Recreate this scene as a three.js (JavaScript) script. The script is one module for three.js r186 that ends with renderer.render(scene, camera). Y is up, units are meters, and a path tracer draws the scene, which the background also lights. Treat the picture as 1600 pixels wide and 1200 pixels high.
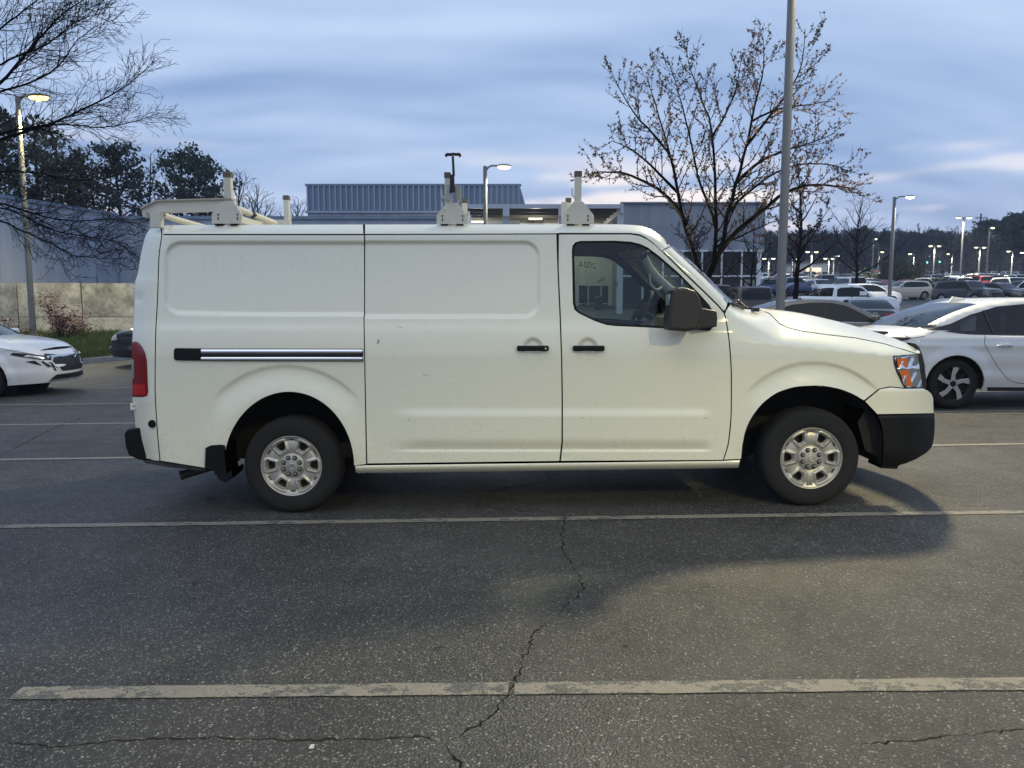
import * as THREE from 'three';
import { mergeGeometries, mergeVertices } from 'three/addons/utils/BufferGeometryUtils.js';
import { RoundedBoxGeometry } from 'three/addons/geometries/RoundedBoxGeometry.js';
import { ImprovedNoise } from 'three/addons/math/ImprovedNoise.js';
import { FontLoader } from 'three/addons/loaders/FontLoader.js';
import { TextGeometry } from 'three/addons/geometries/TextGeometry.js';

// ---------------------------------------------------------------- camera, sky, light
const scene = new THREE.Scene();
const EYE = 1.516, FOC = 1200, PITCH = Math.atan(130 / 1200);
const camera = new THREE.PerspectiveCamera(2 * Math.atan(0.5) * 180 / Math.PI, 4 / 3, 0.05, 2000);
camera.position.set(0, EYE, 0);
camera.rotation.x = -PITCH;
const renderer = new THREE.WebGLRenderer({ antialias: true });
renderer.toneMapping = THREE.LinearToneMapping;
renderer.toneMappingExposure = 1.36;
renderer.shadowMap.enabled = true;
const PN = new ImprovedNoise();
const lerp = (a, b, t) => a + (b - a) * t;
const clamp = (x, a = 0, b = 1) => Math.min(b, Math.max(a, x));
const sstep = (a, b, x) => { const t = clamp((x - a) / (b - a)); return t * t * (3 - 2 * t); };
function rng(seed) { let a = seed >>> 0; return () => { a = (a + 0x6D2B79F5) | 0; let t = Math.imul(a ^ (a >>> 15), 1 | a); t = (t + Math.imul(t ^ (t >>> 7), 61 | t)) ^ t; return ((t ^ (t >>> 14)) >>> 0) / 4294967296; }; }
function fbm(x, y, z, oct = 5) { let s = 0, a = 0.5; for (let i = 0; i < oct; i++) { s += a * PN.noise(x, y, z); x *= 2.03; y *= 2.03; z *= 2.03; a *= 0.5; } return s; }
function makeSky() {
  const W = 1536, H = 768, data = new Float32Array(W * H * 4);
  for (let j = 0; j < H; j++) {
    const el = ((j + 0.5) / H - 0.5) * Math.PI, y = Math.sin(el), c = Math.cos(el);
    for (let i = 0; i < W; i++) {
      const az = ((i + 0.5) / W - 0.5) * 2 * Math.PI, x = Math.cos(az) * c, z = Math.sin(az) * c;
      const yy = Math.max(y, 0) + 0.16, px = x / yy, pz = z / yy;
      // layered stratus: long soft streaks, finer ones on top
      const wob = fbm(px * 0.35, pz * 0.35, 7.1, 3) * 1.6;
      const n1 = fbm(px * 0.34 + wob * 0.4, pz * 0.8 + px * 0.22 + wob, 1.7, 5);
      const n2 = fbm(px * 1.0 + 3.3, pz * 3.4 + px * 0.5 + wob, 4.2, 4);
      const n3 = fbm(px * 0.22 + 9, pz * 0.22, 2.9, 3);
      let k = 0.46 + 1.15 * n1 + 0.85 * n2 + 0.6 * n3;
      k = clamp(k);
      const up = sstep(0.0, 0.75, y);
      let r = lerp(0.175, 0.40, k), g = lerp(0.275, 0.51, k), b = lerp(0.485, 0.71, k);
      // slightly paler towards the zenith, mauve grey in the lowest band
      r *= lerp(0.98, 1.1, up); g *= lerp(0.98, 1.07, up); b *= lerp(0.98, 1.03, up);
      const low = 1 - sstep(0.02, 0.2, y);
      r += low * 0.02; g -= low * 0.015; b -= low * 0.05;
      // breaks in the cloud near the horizon let the last warm light through
      const gap = sstep(0.06, 0.26, fbm(x * 3.1 + 2.0, y * 26, z * 3.1 + 5.2, 4) + 0.0) * sstep(0.03, 0.07, y) * (1 - sstep(0.13, 0.2, y));
      r = lerp(r, 0.84, gap * 0.92); g = lerp(g, 0.77, gap * 0.92); b = lerp(b, 0.74, gap * 0.92);
      const o = (j * W + i) * 4;
      data[o] = r; data[o + 1] = g; data[o + 2] = b; data[o + 3] = 1;
    }
  }
  const t = new THREE.DataTexture(data, W, H, THREE.RGBAFormat, THREE.FloatType);
  t.mapping = THREE.EquirectangularReflectionMapping; t.magFilter = THREE.LinearFilter; t.minFilter = THREE.LinearFilter; t.needsUpdate = true;
  return t;
}
scene.background = makeSky();
scene.environment = scene.background;
const sun = new THREE.DirectionalLight(new THREE.Color(1, 0.93, 0.86), 0.35);
sun.position.set(-14, 40, 22); sun.castShadow = true; sun.shadow.radius = 90;
sun.shadow.mapSize.set(2048, 2048);
Object.assign(sun.shadow.camera, { left: -60, right: 60, top: 60, bottom: -60, near: 1, far: 200 });
scene.add(sun); scene.add(sun.target);
scene.fog = new THREE.FogExp2(new THREE.Color(0.42, 0.5, 0.66), 0.0006);

// ---------------------------------------------------------------- helpers
const SINP = Math.sin(PITCH), COSP = Math.cos(PITCH);
// a photograph pixel and a distance D from the camera plane z = 0 give a point
function P(u, v, D) {
  const x = (u - 800) / FOC, y = (600 - v) / FOC, yy = y * COSP - SINP, zz = -y * SINP - COSP, s = D / -zz;
  return new THREE.Vector3(x * s, EYE + yy * s, -D);
}
const SLOPE = 0.0135;
function lat(x) { const a = Math.abs(x); return Math.sign(x) * SLOPE * (a < 6 ? a : 6 + 6 * (1 - Math.exp(-(a - 6) / 6))); }
function gh(x, z) { // ground height: the lot falls to one side and climbs far off
  const d = -z, t = d - 27; let r = 0;
  if (t > 0) r = t < 20 ? 0.0011 * t * t : 0.44 + 0.044 * (t - 20);
  return lat(x) + r;
}
function G(u, v) { // the ground point under a pixel
  const x = (u - 800) / FOC, y = (600 - v) / FOC, yy = y * COSP - SINP, zz = -y * SINP - COSP;
  let lo = 0.5, hi = 400;
  for (let i = 0; i < 60; i++) { const D = (lo + hi) / 2, s = D / -zz; (EYE + yy * s > gh(x * s, -D)) ? lo = D : hi = D; }
  const s = lo / -zz; return new THREE.Vector3(x * s, gh(x * s, -lo), -lo);
}
function pchip(pts) {
  const n = pts.length, xs = pts.map(p => p[0]), ys = pts.map(p => p[1]), d = [], m = [];
  for (let i = 0; i < n - 1; i++) d.push((ys[i + 1] - ys[i]) / (xs[i + 1] - xs[i]));
  for (let i = 0; i < n; i++) m.push(i === 0 ? d[0] : i === n - 1 ? d[n - 2] : d[i - 1] * d[i] <= 0 ? 0 : 2 / (1 / d[i - 1] + 1 / d[i]));
  return x => {
    if (x <= xs[0]) return ys[0]; if (x >= xs[n - 1]) return ys[n - 1];
    let i = 0; while (x > xs[i + 1]) i++;
    const h = xs[i + 1] - xs[i], t = (x - xs[i]) / h, t2 = t * t, t3 = t2 * t;
    return (2 * t3 - 3 * t2 + 1) * ys[i] + (t3 - 2 * t2 + t) * h * m[i] + (-2 * t3 + 3 * t2) * ys[i + 1] + (t3 - t2) * h * m[i + 1];
  };
}
const used = {};
function numbered(n) { if (!(n in used)) { used[n] = 0; return n; } used[n]++; return n + '_' + String(used[n]).padStart(3, '0'); }
function thing(name, label, category, pos = [0, 0, 0], group, kind) {
  const o = new THREE.Group(); o.name = numbered(name); o.position.set(...pos); scene.add(o);
  o.userData = { label, category }; if (group) o.userData.group = group; if (kind) o.userData.kind = kind;
  return o;
}
function mesh(name, geo, mat, parent) {
  const g = Array.isArray(geo) ? merge(geo) : geo;
  const m = new THREE.Mesh(g, mat); m.name = parent === scene ? numbered(name) : name; m.castShadow = m.receiveShadow = true; parent.add(m); return m;
}
function merge(list) {
  list = list.filter(Boolean).map(g => { let q = g.index ? g.toNonIndexed() : g.clone(); for (const k of Object.keys(q.attributes)) if (!['position', 'normal', 'uv'].includes(k)) q.deleteAttribute(k); if (!q.attributes.uv) q.setAttribute('uv', new THREE.BufferAttribute(new Float32Array(q.attributes.position.count * 2), 2)); if (!q.attributes.normal) q.computeVertexNormals(); return q; });
  return list.length === 1 ? list[0] : mergeGeometries(list);
}
function clip(poly, ax, val, gt) {
  const out = [];
  for (let i = 0; i < poly.length; i++) {
    const a = poly[i], b = poly[(i + 1) % poly.length], ia = gt ? a[ax] >= val : a[ax] <= val, ib = gt ? b[ax] >= val : b[ax] <= val;
    if (ia) out.push(a);
    if (ia !== ib) { const t = (val - a[ax]) / (b[ax] - a[ax]); out.push(ax === 0 ? [val, a[1] + (b[1] - a[1]) * t] : [a[0] + (b[0] - a[0]) * t, val]); }
  }
  return out;
}
const area = p => { let s = 0; for (let i = 0; i < p.length; i++) { const a = p[i], b = p[(i + 1) % p.length]; s += a[0] * b[1] - b[0] * a[1]; } return s / 2; };
// a skin: polygons of the (a, b) plane, cut into cells and bent by pos(a, b); vdir = -1 where b runs downwards
function panel(polys, cell, pos, { vdir = -1, uv = p => [p.x, p.y], flange = 0, cellb = cell, inward = -1 } = {}) {
  const V = [], N = [], U = [], I = [], e = cell * 0.12;
  const pushV = (a, b) => {
    const p = pos(a, b), pu = pos(a + e, b).sub(pos(a - e, b)), pv = pos(a, b + e).sub(pos(a, b - e)), n = pu.cross(pv).multiplyScalar(vdir).normalize();
    V.push(p.x, p.y, p.z); N.push(n.x, n.y, n.z); const q = uv(p); U.push(q[0], q[1]); return V.length / 3 - 1;
  };
  for (const poly of polys) {
    const cache = new Map(), b0 = Math.floor(Math.min(...poly.map(p => p[1])) / cellb), b1 = Math.ceil(Math.max(...poly.map(p => p[1])) / cellb);
    for (let j = b0; j < b1; j++) {
      const row = clip(clip(poly, 1, j * cellb, true), 1, (j + 1) * cellb, false); if (row.length < 3) continue;
      const a0 = Math.floor(Math.min(...row.map(p => p[0])) / cell), a1 = Math.ceil(Math.max(...row.map(p => p[0])) / cell);
      for (let i = a0; i < a1; i++) {
        let c = clip(clip(row, 0, i * cell, true), 0, (i + 1) * cell, false); if (c.length < 3) continue;
        const A = Math.abs(area(c)); if (A < 1e-6 * cell * cellb) continue;
        if (A > 0.9999 * cell * cellb) {
          const q = [[i, j], [i + 1, j], [i + 1, j + 1], [i, j + 1]].map(([x, y]) => { const k = x * 100003 + y; if (!cache.has(k)) cache.set(k, pushV(x * cell, y * cellb)); return cache.get(k); });
          vdir > 0 ? I.push(q[0], q[1], q[2], q[0], q[2], q[3]) : I.push(q[0], q[2], q[1], q[0], q[3], q[2]);
        } else {
          c = c.filter((p, k) => { const o = c[(k + 1) % c.length]; return Math.hypot(p[0] - o[0], p[1] - o[1]) > 1e-5 * cell; }); if (c.length < 3) continue;
          const tri = THREE.ShapeUtils.triangulateShape(c.map(p => new THREE.Vector2(p[0], p[1])), []), ids = c.map(p => pushV(p[0], p[1]));
          for (const t of tri) { const s = area(t.map(k => c[k])) * vdir; s > 0 ? I.push(ids[t[0]], ids[t[1]], ids[t[2]]) : I.push(ids[t[0]], ids[t[2]], ids[t[1]]); }
        }
      }
    }
    if (flange) for (let k = 0; k < poly.length; k++) {
      const a = poly[k], b = poly[(k + 1) % poly.length], len = Math.hypot(b[0] - a[0], b[1] - a[1]), n = Math.max(1, Math.ceil(len / (cell * 2)));
      let prev = null;
      for (let s = 0; s <= n; s++) {
        const p = pos(lerp(a[0], b[0], s / n), lerp(a[1], b[1], s / n)), q = p.clone(); q.z += inward * flange;
        const nn = new THREE.Vector3((b[1] - a[1]), -(b[0] - a[0]) * vdir, 0).normalize();
        const base = V.length / 3; for (const w of [p, q]) { V.push(w.x, w.y, w.z); N.push(nn.x, nn.y, nn.z); const t = uv(w); U.push(t[0], t[1]); }
        if (prev !== null) I.push(prev, prev + 1, base, base, prev + 1, base + 1);
        prev = base;
      }
    }
  }
  const g = new THREE.BufferGeometry();
  g.setAttribute('position', new THREE.Float32BufferAttribute(V, 3)); g.setAttribute('normal', new THREE.Float32BufferAttribute(N, 3)); g.setAttribute('uv', new THREE.Float32BufferAttribute(U, 2)); g.setIndex(I);
  return g;
}
function mirrorZ(geo, zc) {
  const g = geo.clone(), p = g.attributes.position, n = g.attributes.normal;
  for (let i = 0; i < p.count; i++) { p.setZ(i, 2 * zc - p.getZ(i)); n.setZ(i, -n.getZ(i)); }
  if (g.index) { const a = g.index.array; for (let i = 0; i < a.length; i += 3) { const t = a[i]; a[i] = a[i + 1]; a[i + 1] = t; } }
  return g;
}
// a sheet between two rows of points, bulged by f(s, t)
function loft(A, B, n, f) {
  const V = [], U = [], I = [];
  for (let i = 0; i < A.length; i++) for (let j = 0; j <= n; j++) { const p = A[i].clone().lerp(B[i], j / n); if (f) p.add(f(i / (A.length - 1), j / n)); V.push(p.x, p.y, p.z); U.push(p.x, p.z); }
  for (let i = 0; i < A.length - 1; i++) for (let j = 0; j < n; j++) { const a = i * (n + 1) + j, b = a + n + 1; I.push(a, b, a + 1, b, b + 1, a + 1); }
  const g = new THREE.BufferGeometry(); g.setAttribute('position', new THREE.Float32BufferAttribute(V, 3)); g.setAttribute('uv', new THREE.Float32BufferAttribute(U, 2)); g.setIndex(I); g.computeVertexNormals(); return g;
}
function box(w, h, d, x = 0, y = 0, z = 0, r = 0) { const g = r ? new RoundedBoxGeometry(w, h, d, 2, r) : new THREE.BoxGeometry(w, h, d); g.translate(x, y, z); return g; }
function tube(pts, r, seg = 16, rad = 8) { const c = new THREE.CatmullRomCurve3(pts.map(p => p.isVector3 ? p : new THREE.Vector3(...p))); return new THREE.TubeGeometry(c, seg, r, rad, false); }
function rod(a, b, r0, r1 = r0, n = 8) { const va = a.isVector3 ? a : new THREE.Vector3(...a), vb = b.isVector3 ? b : new THREE.Vector3(...b), d = vb.clone().sub(va), g = new THREE.CylinderGeometry(r1, r0, d.length(), n); g.applyQuaternion(new THREE.Quaternion().setFromUnitVectors(new THREE.Vector3(0, 1, 0), d.clone().normalize())); g.translate(...va.clone().add(vb).multiplyScalar(0.5).toArray()); return g; }
function shapeGeo(pts, depth, bevel = 0) { const s = new THREE.Shape(pts.map(p => new THREE.Vector2(p[0], p[1]))); return new THREE.ExtrudeGeometry(s, { depth, bevelEnabled: bevel > 0, bevelThickness: bevel, bevelSize: bevel, bevelSegments: 2, curveSegments: 6 }); }
const std = (c, rough = 0.7, metal = 0, o = {}) => new THREE.MeshStandardMaterial({ color: new THREE.Color().setRGB(...c), roughness: rough, metalness: metal, side: THREE.DoubleSide, ...o });
const phys = (c, rough, metal, o = {}) => new THREE.MeshPhysicalMaterial({ color: new THREE.Color().setRGB(...c), roughness: rough, metalness: metal, side: THREE.DoubleSide, ...o });
const glassMat = (c, o = {}) => new THREE.MeshPhysicalMaterial({ color: new THREE.Color().setRGB(...c), roughness: 0.02, metalness: 0, transmission: 1, thickness: 0, ior: 1.5, side: THREE.DoubleSide, ...o });
function dataTex(w, h, fn, srgb, rep) {
  const d = new Uint8Array(w * h * 4);
  for (let j = 0; j < h; j++) for (let i = 0; i < w; i++) { const c = fn(i, j), o = (j * w + i) * 4; d[o] = clamp(c[0]) * 255; d[o + 1] = clamp(c[1]) * 255; d[o + 2] = clamp(c[2]) * 255; d[o + 3] = 255; }
  const t = new THREE.DataTexture(d, w, h); t.wrapS = t.wrapT = THREE.RepeatWrapping; t.magFilter = THREE.LinearFilter; t.minFilter = THREE.LinearMipmapLinearFilter; t.generateMipmaps = true;
  if (srgb) t.colorSpace = THREE.SRGBColorSpace; if (rep) t.repeat.set(...rep); t.needsUpdate = true; return t;
}
// noise on a torus so that a tile repeats without a seam
function tileNoise(n, seed) { const r = rng(seed), a = new Float32Array(n * n); for (let i = 0; i < a.length; i++) a[i] = r(); return (x, y) => { x = ((x % n) + n) % n; y = ((y % n) + n) % n; const i = Math.floor(x), j = Math.floor(y), fx = x - i, fy = y - j, sx = fx * fx * (3 - 2 * fx), sy = fy * fy * (3 - 2 * fy), i1 = (i + 1) % n, j1 = (j + 1) % n; return lerp(lerp(a[j * n + i], a[j * n + i1], sx), lerp(a[j1 * n + i], a[j1 * n + i1], sx), sy); }; }

const M = {
  black: std([0.01, 0.01, 0.011], 0.5), rubber: phys([0.009, 0.009, 0.0095], 0.85, 0, { specularIntensity: 0.6 }), plastic: phys([0.0045, 0.0045, 0.005], 0.55, 0, { specularIntensity: 0.45 }), mirrorPlastic: std([0.026, 0.024, 0.021], 0.55), darkTrim: std([0.03, 0.03, 0.03], 0.6), gap: std([0.012, 0.012, 0.012], 0.9),
  chrome: std([0.75, 0.75, 0.74], 0.16, 1), steel: phys([0.45, 0.43, 0.385], 0.42, 0.6, {}), glassTint: glassMat([0.72, 0.82, 0.76]), glassClear: glassMat([0.9, 0.95, 0.93]), glassDark: glassMat([0.3, 0.33, 0.34]),
  interior: std([0.035, 0.035, 0.036], 0.8), trimGrey: std([0.33, 0.32, 0.29], 0.75), galv: std([0.36, 0.37, 0.37], 0.5, 0.35),
};
// ---------------------------------------------------------------- ground: asphalt with open cracks
const asphaltN = [tileNoise(64, 1), tileNoise(256, 2), tileNoise(512, 3), tileNoise(16, 4), tileNoise(1024, 5), tileNoise(5, 6)];
function stones(seed, n, size) { // aggregate: scattered chips, tileable
  const f = new Float32Array(size * size), tone = new Float32Array(size * size), r = rng(seed);
  for (let k = 0; k < n; k++) {
    const x = r() * size, y = r() * size, rad = 0.95 + 2.3 * r() * r(), asp = 0.6 + 0.7 * r(), an = r() * 3.14, t = r(), ca = Math.cos(an), sa = Math.sin(an), R = Math.ceil(rad * 1.5);
    for (let j = -R; j <= R; j++) for (let i = -R; i <= R; i++) {
      const p = (i * ca + j * sa) / rad, q = (-i * sa + j * ca) / (rad * asp), d = Math.max(Math.abs(p), Math.abs(q)) * 0.6 + Math.hypot(p, q) * 0.4;
      if (d < 1) { const o = (((Math.floor(y) + j + size) % size) * size) + ((Math.floor(x) + i + size) % size), h = Math.min(1, (1 - d) * 2.2); if (h > f[o]) { f[o] = h; tone[o] = t; } }
    }
  }
  return { f, tone };
}
const AS = 2048, ATILE = 4.4;
const chips = stones(11, 420000, AS);
const asphaltMap = dataTex(AS, AS, (i, j) => {
  const o = j * AS + i, n = asphaltN[0](i / 32, j / 32) * 0.5 + asphaltN[1](i / 8, j / 8) * 0.3 + asphaltN[3](i / 128, j / 128) * 0.75 + asphaltN[5](i / 409.6, j / 409.6) * 0.6 - 0.42 + asphaltN[4](i / 2, j / 2) * 0.2;
  let l = 0.062 + 0.07 * (n - 0.7);
  const t = chips.tone[o], h = chips.f[o];
  const c = t < 0.5 ? 0.04 + 0.16 * t : t < 0.84 ? 0.12 + 0.6 * (t - 0.5) : 0.36 + 3.9 * (t - 0.84);
  l = lerp(l, c * (0.85 + 0.25 * n), h * 0.9);
  const w = (t * 7.3) % 1;
  l = Math.pow(Math.max(l, 0.01), 1 / 2.2) * 0.60; // stored as sRGB
  return [l * (1.0 + 0.03 * w), l * (1.0 + 0.005 * w), l * (0.985 - 0.03 * w)];
}, true, [1 / ATILE, 1 / ATILE]);
const asphaltBump = dataTex(AS, AS, (i, j) => { const o = j * AS + i, h = 0.35 * asphaltN[4](i / 2, j / 2) + 0.2 * asphaltN[2](i / 4, j / 4) + 0.45 * chips.f[o] * (0.4 + 0.6 * chips.tone[o]); return [h, h, h]; }, false, [1 / ATILE, 1 / ATILE]);
const roughN = [tileNoise(8, 21), tileNoise(32, 22), tileNoise(128, 23)];
const asphaltRough = dataTex(512, 512, (i, j) => { const n = roughN[0](i / 64, j / 64) * 0.5 + roughN[1](i / 16, j / 16) * 0.3 + roughN[2](i / 4, j / 4) * 0.25; const r = 0.47 + 0.36 * n; return [r, r, r]; }, false, [1 / 9.7, 1 / 9.7]);
M.asphalt = new THREE.MeshStandardMaterial({ map: asphaltMap, bumpMap: asphaltBump, bumpScale: 0.007, roughnessMap: asphaltRough, roughness: 0.92, side: THREE.DoubleSide });

// cracks: pixel polylines laid on the ground, each an open V groove
function crackLine(px, seed, amp, w0) {
  const r = rng(seed), pts = [], base = px.map(([u, v]) => G(u, v));
  for (let k = 0; k < base.length - 1; k++) {
    const a = base[k], b = base[k + 1], L = a.distanceTo(b), n = Math.max(2, Math.round(L / 0.022));
    for (let s = 0; s < n; s++) { const t = s / n, p = a.clone().lerp(b, t); const j = s ? amp : amp * 0.3; p.x += (r() - 0.5) * j; p.z += (r() - 0.5) * j; pts.push(p); }
  }
  pts.push(base[base.length - 1]);
  return pts.map((p, k) => ({ x: p.x, z: p.z, w: (w0 * 0.72 * (0.22 + 1.2 * r() * r() + 0.35 * Math.abs(Math.sin(k * 0.13 + seed)))) * Math.min(1, k / 5 + 0.15, (pts.length - 1 - k) / 5 + 0.15) }));
}
const crackDefs = [
  crackLine([[881, 803], [878, 850], [884, 868], [898, 888], [913, 917], [905, 928], [872, 958]], 31, 0.028, 0.016),
  crackLine([[866, 966], [833, 990], [818, 1032], [803, 1070], [790, 1090], [762, 1125], [722, 1148], [696, 1156]], 32, 0.022, 0.015),
  crackLine([[0, 1160], [60, 1162], [75, 1169], [140, 1161], [215, 1155], [330, 1152], [470, 1157], [600, 1154], [660, 1151], [682, 1158]], 33, 0.016, 0.02),
  crackLine([[700, 1163], [708, 1180], [720, 1199], [735, 1230]], 34, 0.02, 0.02),
  crackLine([[1330, 1163], [1430, 1158], [1500, 1149], [1598, 1140], [1700, 1132]], 35, 0.02, 0.013),
  crackLine([[1130, 796], [1250, 793.5], [1400, 791.5], [1560, 789.5]], 38, 0.012, 0.009),
  crackLine([[730, 800.5], [800, 799], [868, 798]], 39, 0.012, 0.008),
  crackLine([[745, 797], [752, 775], [790, 762], [835, 756], [862, 748], [852, 738]], 36, 0.03, 0.012),
  crackLine([[10, 708], [35, 694], [70, 676], [105, 660], [132, 652]], 37, 0.05, 0.02),
];
const NX = 6, NZ0 = -1.2, NZ1 = -13; // the near patch
{
  const geos = [];
  const sh = new THREE.Shape([[-NX, -NZ0], [NX, -NZ0], [NX, -NZ1], [-NX, -NZ1]].map(p => new THREE.Vector2(...p)));
  const groove = [];
  for (const c of crackDefs) {
    if (c.some(p => Math.abs(p.x) > NX - 0.02 || p.z > NZ0 - 0.02 || p.z < NZ1 + 0.02)) continue;
    const L = [], R = [];
    for (let k = 0; k < c.length; k++) {
      const a = c[Math.max(0, k - 1)], b = c[Math.min(c.length - 1, k + 1)], dx = b.x - a.x, dz = b.z - a.z, l = Math.hypot(dx, dz) || 1, nx = -dz / l, nz = dx / l;
      L.push([c[k].x + nx * c[k].w / 2, c[k].z + nz * c[k].w / 2]); R.push([c[k].x - nx * c[k].w / 2, c[k].z - nz * c[k].w / 2]);
    }
    sh.holes.push(new THREE.Path([...L, ...R.slice().reverse()].map(p => new THREE.Vector2(p[0], -p[1]))));
    const V = [], I = [], U = [];
    for (let k = 0; k < c.length; k++) { const y = lat(c[k].x), d = c[k].w * 2.2 + 0.012; V.push(L[k][0], y, L[k][1], c[k].x, y - d, c[k].z, R[k][0], y, R[k][1]); for (let q = 0; q < 3; q++) U.push(c[k].x + q * 0.01, c[k].z); if (k) { const o = k * 3; I.push(o - 3, o - 2, o, o, o - 2, o + 1, o - 2, o - 1, o + 1, o + 1, o - 1, o + 2); } }
    const g = new THREE.BufferGeometry(); g.setAttribute('position', new THREE.Float32BufferAttribute(V, 3)); g.setAttribute('uv', new THREE.Float32BufferAttribute(U, 2)); g.setIndex(I); g.computeVertexNormals(); groove.push(g);
  }
  const near = new THREE.ShapeGeometry(sh), p = near.attributes.position;
  for (let i = 0; i < p.count; i++) { const x = p.getX(i), z = -p.getY(i); p.setXYZ(i, x, lat(x), z); near.attributes.uv.setXY(i, x, z); near.attributes.normal.setXYZ(i, -SLOPE, 1, 0); }
  geos.push(near);
  const xs = [-400, -250, -160, -110, -80, -60, -45, -34, -26, -20, -16, -13, -11, -9, -7.5, -NX, NX, 7.5, 9, 11, 13, 16, 20, 26, 34, 45, 60, 80, 110, 160, 250, 400];
  const zs = [60, 30, 12, 4, NZ0, NZ1, -20, -27, -31, -35, -39, -43, -47, -51, -55, -58, -61, -66, -75, -90, -110, -140, -180, -230, -290, -360, -450];
  const V = [], U = [], I = [];
  zs.forEach((z, j) => xs.forEach((x, i) => {
    V.push(x, gh(x, z), z); U.push(x, z);
    if (i && j && !(xs[i] === NX && zs[j] === NZ1)) { const a = (j - 1) * xs.length + i - 1, b = a + xs.length; I.push(a, a + 1, b, a + 1, b + 1, b); }
  }));
  const out = new THREE.BufferGeometry(); out.setAttribute('position', new THREE.Float32BufferAttribute(V, 3)); out.setAttribute('uv', new THREE.Float32BufferAttribute(U, 2)); out.setIndex(I); out.computeVertexNormals();
  geos.push(out);
  const ground = mesh('ground', geos, M.asphalt, scene); ground.userData = { kind: 'structure', label: 'worn dark grey asphalt of the car park, cracked and speckled', category: 'ground' };
  const dirt = std([0.02, 0.019, 0.017], 1); for (const g of groove) mesh('crack', g, dirt, ground);
}
// painted bay lines
const PS = 1024;
const paintN = [tileNoise(128, 41), tileNoise(512, 42), tileNoise(32, 43)];
function paintTex(seed, wear) {
  return dataTex(2048, 64, (i, j) => {
    const o = ((j * 1 + seed * 37) % AS) * AS + ((i + seed * 511) % AS), n = paintN[0](i / 16 + seed, j / 12) * 0.5 + paintN[1](i / 4, j / 3 + seed) * 0.35 + paintN[2](i / 64 + seed * 3, j / 40) * 0.55;
    const edge = Math.min(j, 63 - j) / 63; let gone = sstep(wear - 0.09, wear + 0.09, n + (edge < 0.06 ? 0.25 * (1 - edge / 0.06) : 0) - 0.12 * chips.f[o]);
    const fine = paintN[1](i / 2.2, j / 1.6), l = 0.535 + 0.16 * (n - 0.7) + 0.10 * (fine - 0.5); const a = 0.27 + 0.12 * chips.f[o]; gone = Math.max(gone, sstep(0.58, 0.84, fine + 0.35 * (n - 0.7)) * 0.75);
    return [lerp(l, a, gone), lerp(l * 0.955, a, gone), lerp(l * 0.87, a * 0.97, gone)];
  }, true);
}
const paintMats = [[1, 0.94], [2, 0.84], [3, 0.74], [4, 1.0]].map(([s, w]) => new THREE.MeshStandardMaterial({ map: paintTex(s, w), roughness: 0.72, side: THREE.DoubleSide }));
// each line: left and right pixel of its middle, width, breaks where a crack crosses it
function bayLine(a, b, w, mat, label, gaps = [], lift = 0.004) {
  const A = a.isVector3 ? a : G(...a), B = b.isVector3 ? b : G(...b), L = A.distanceTo(B), dir = B.clone().sub(A).normalize(), nx = -dir.z, nz = dir.x, r = rng(Math.round(L * 977));
  const runs = []; let s0 = 0; for (const g of [...gaps, null]) { const e = g ? g - 0.012 : L; runs.push([s0, e]); s0 = g ? g + 0.012 : L; }
  const V = [], U = [], I = [];
  for (const [f, t] of runs) {
    const n = Math.max(2, Math.ceil((t - f) / 0.12)); const st = V.length / 3;
    for (let k = 0; k <= n; k++) { const s = lerp(f, t, k / n), x = A.x + dir.x * s, z = A.z + dir.z * s; for (const sd of [-1, 1]) { const q = sd * (w / 2 + (r() - 0.5) * 0.005), X = x + nx * q, Z = z + nz * q; V.push(X, gh(X, Z) + lift, Z); U.push(s / 4.3, sd < 0 ? 0 : 1); } if (k) { const o = st + k * 2; I.push(o - 2, o - 1, o, o - 1, o + 1, o); } }
  }
  const g = new THREE.BufferGeometry(); g.setAttribute('position', new THREE.Float32BufferAttribute(V, 3)); g.setAttribute('uv', new THREE.Float32BufferAttribute(U, 2)); g.setIndex(I); g.computeVertexNormals();
  const m = mesh('parking_line', g, mat, scene); m.userData = { kind: 'structure', label, category: 'parking line' }; return m;
}
bayLine([24, 1084], [1720, 1068], 0.098, paintMats[2], 'worn cream bay line with ragged end across the open asphalt', [G(24, 1084).distanceTo(G(799, 1077))]);
bayLine([-60, 824], [1660, 799.5], 0.085, paintMats[1], 'cream bay line running just beside the near wheels of the van', [G(-60, 824).distanceTo(G(881, 805))]);
bayLine([-60, 719.5], [1660, 693], 0.085, paintMats[0], 'pale bay line along the far side of the white van');
bayLine([-60, 665], [1660, 641], 0.085, paintMats[0], 'pale bay line one bay beyond the van, towards the silver sedan');
bayLine([-60, 633.5], [1660, 611], 0.085, paintMats[0], 'pale bay line under the silver sedan, two bays beyond the van');
bayLine([100, 607], [260, 605], 0.085, paintMats[3], 'short faded bay line near the black car by the grass');
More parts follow.
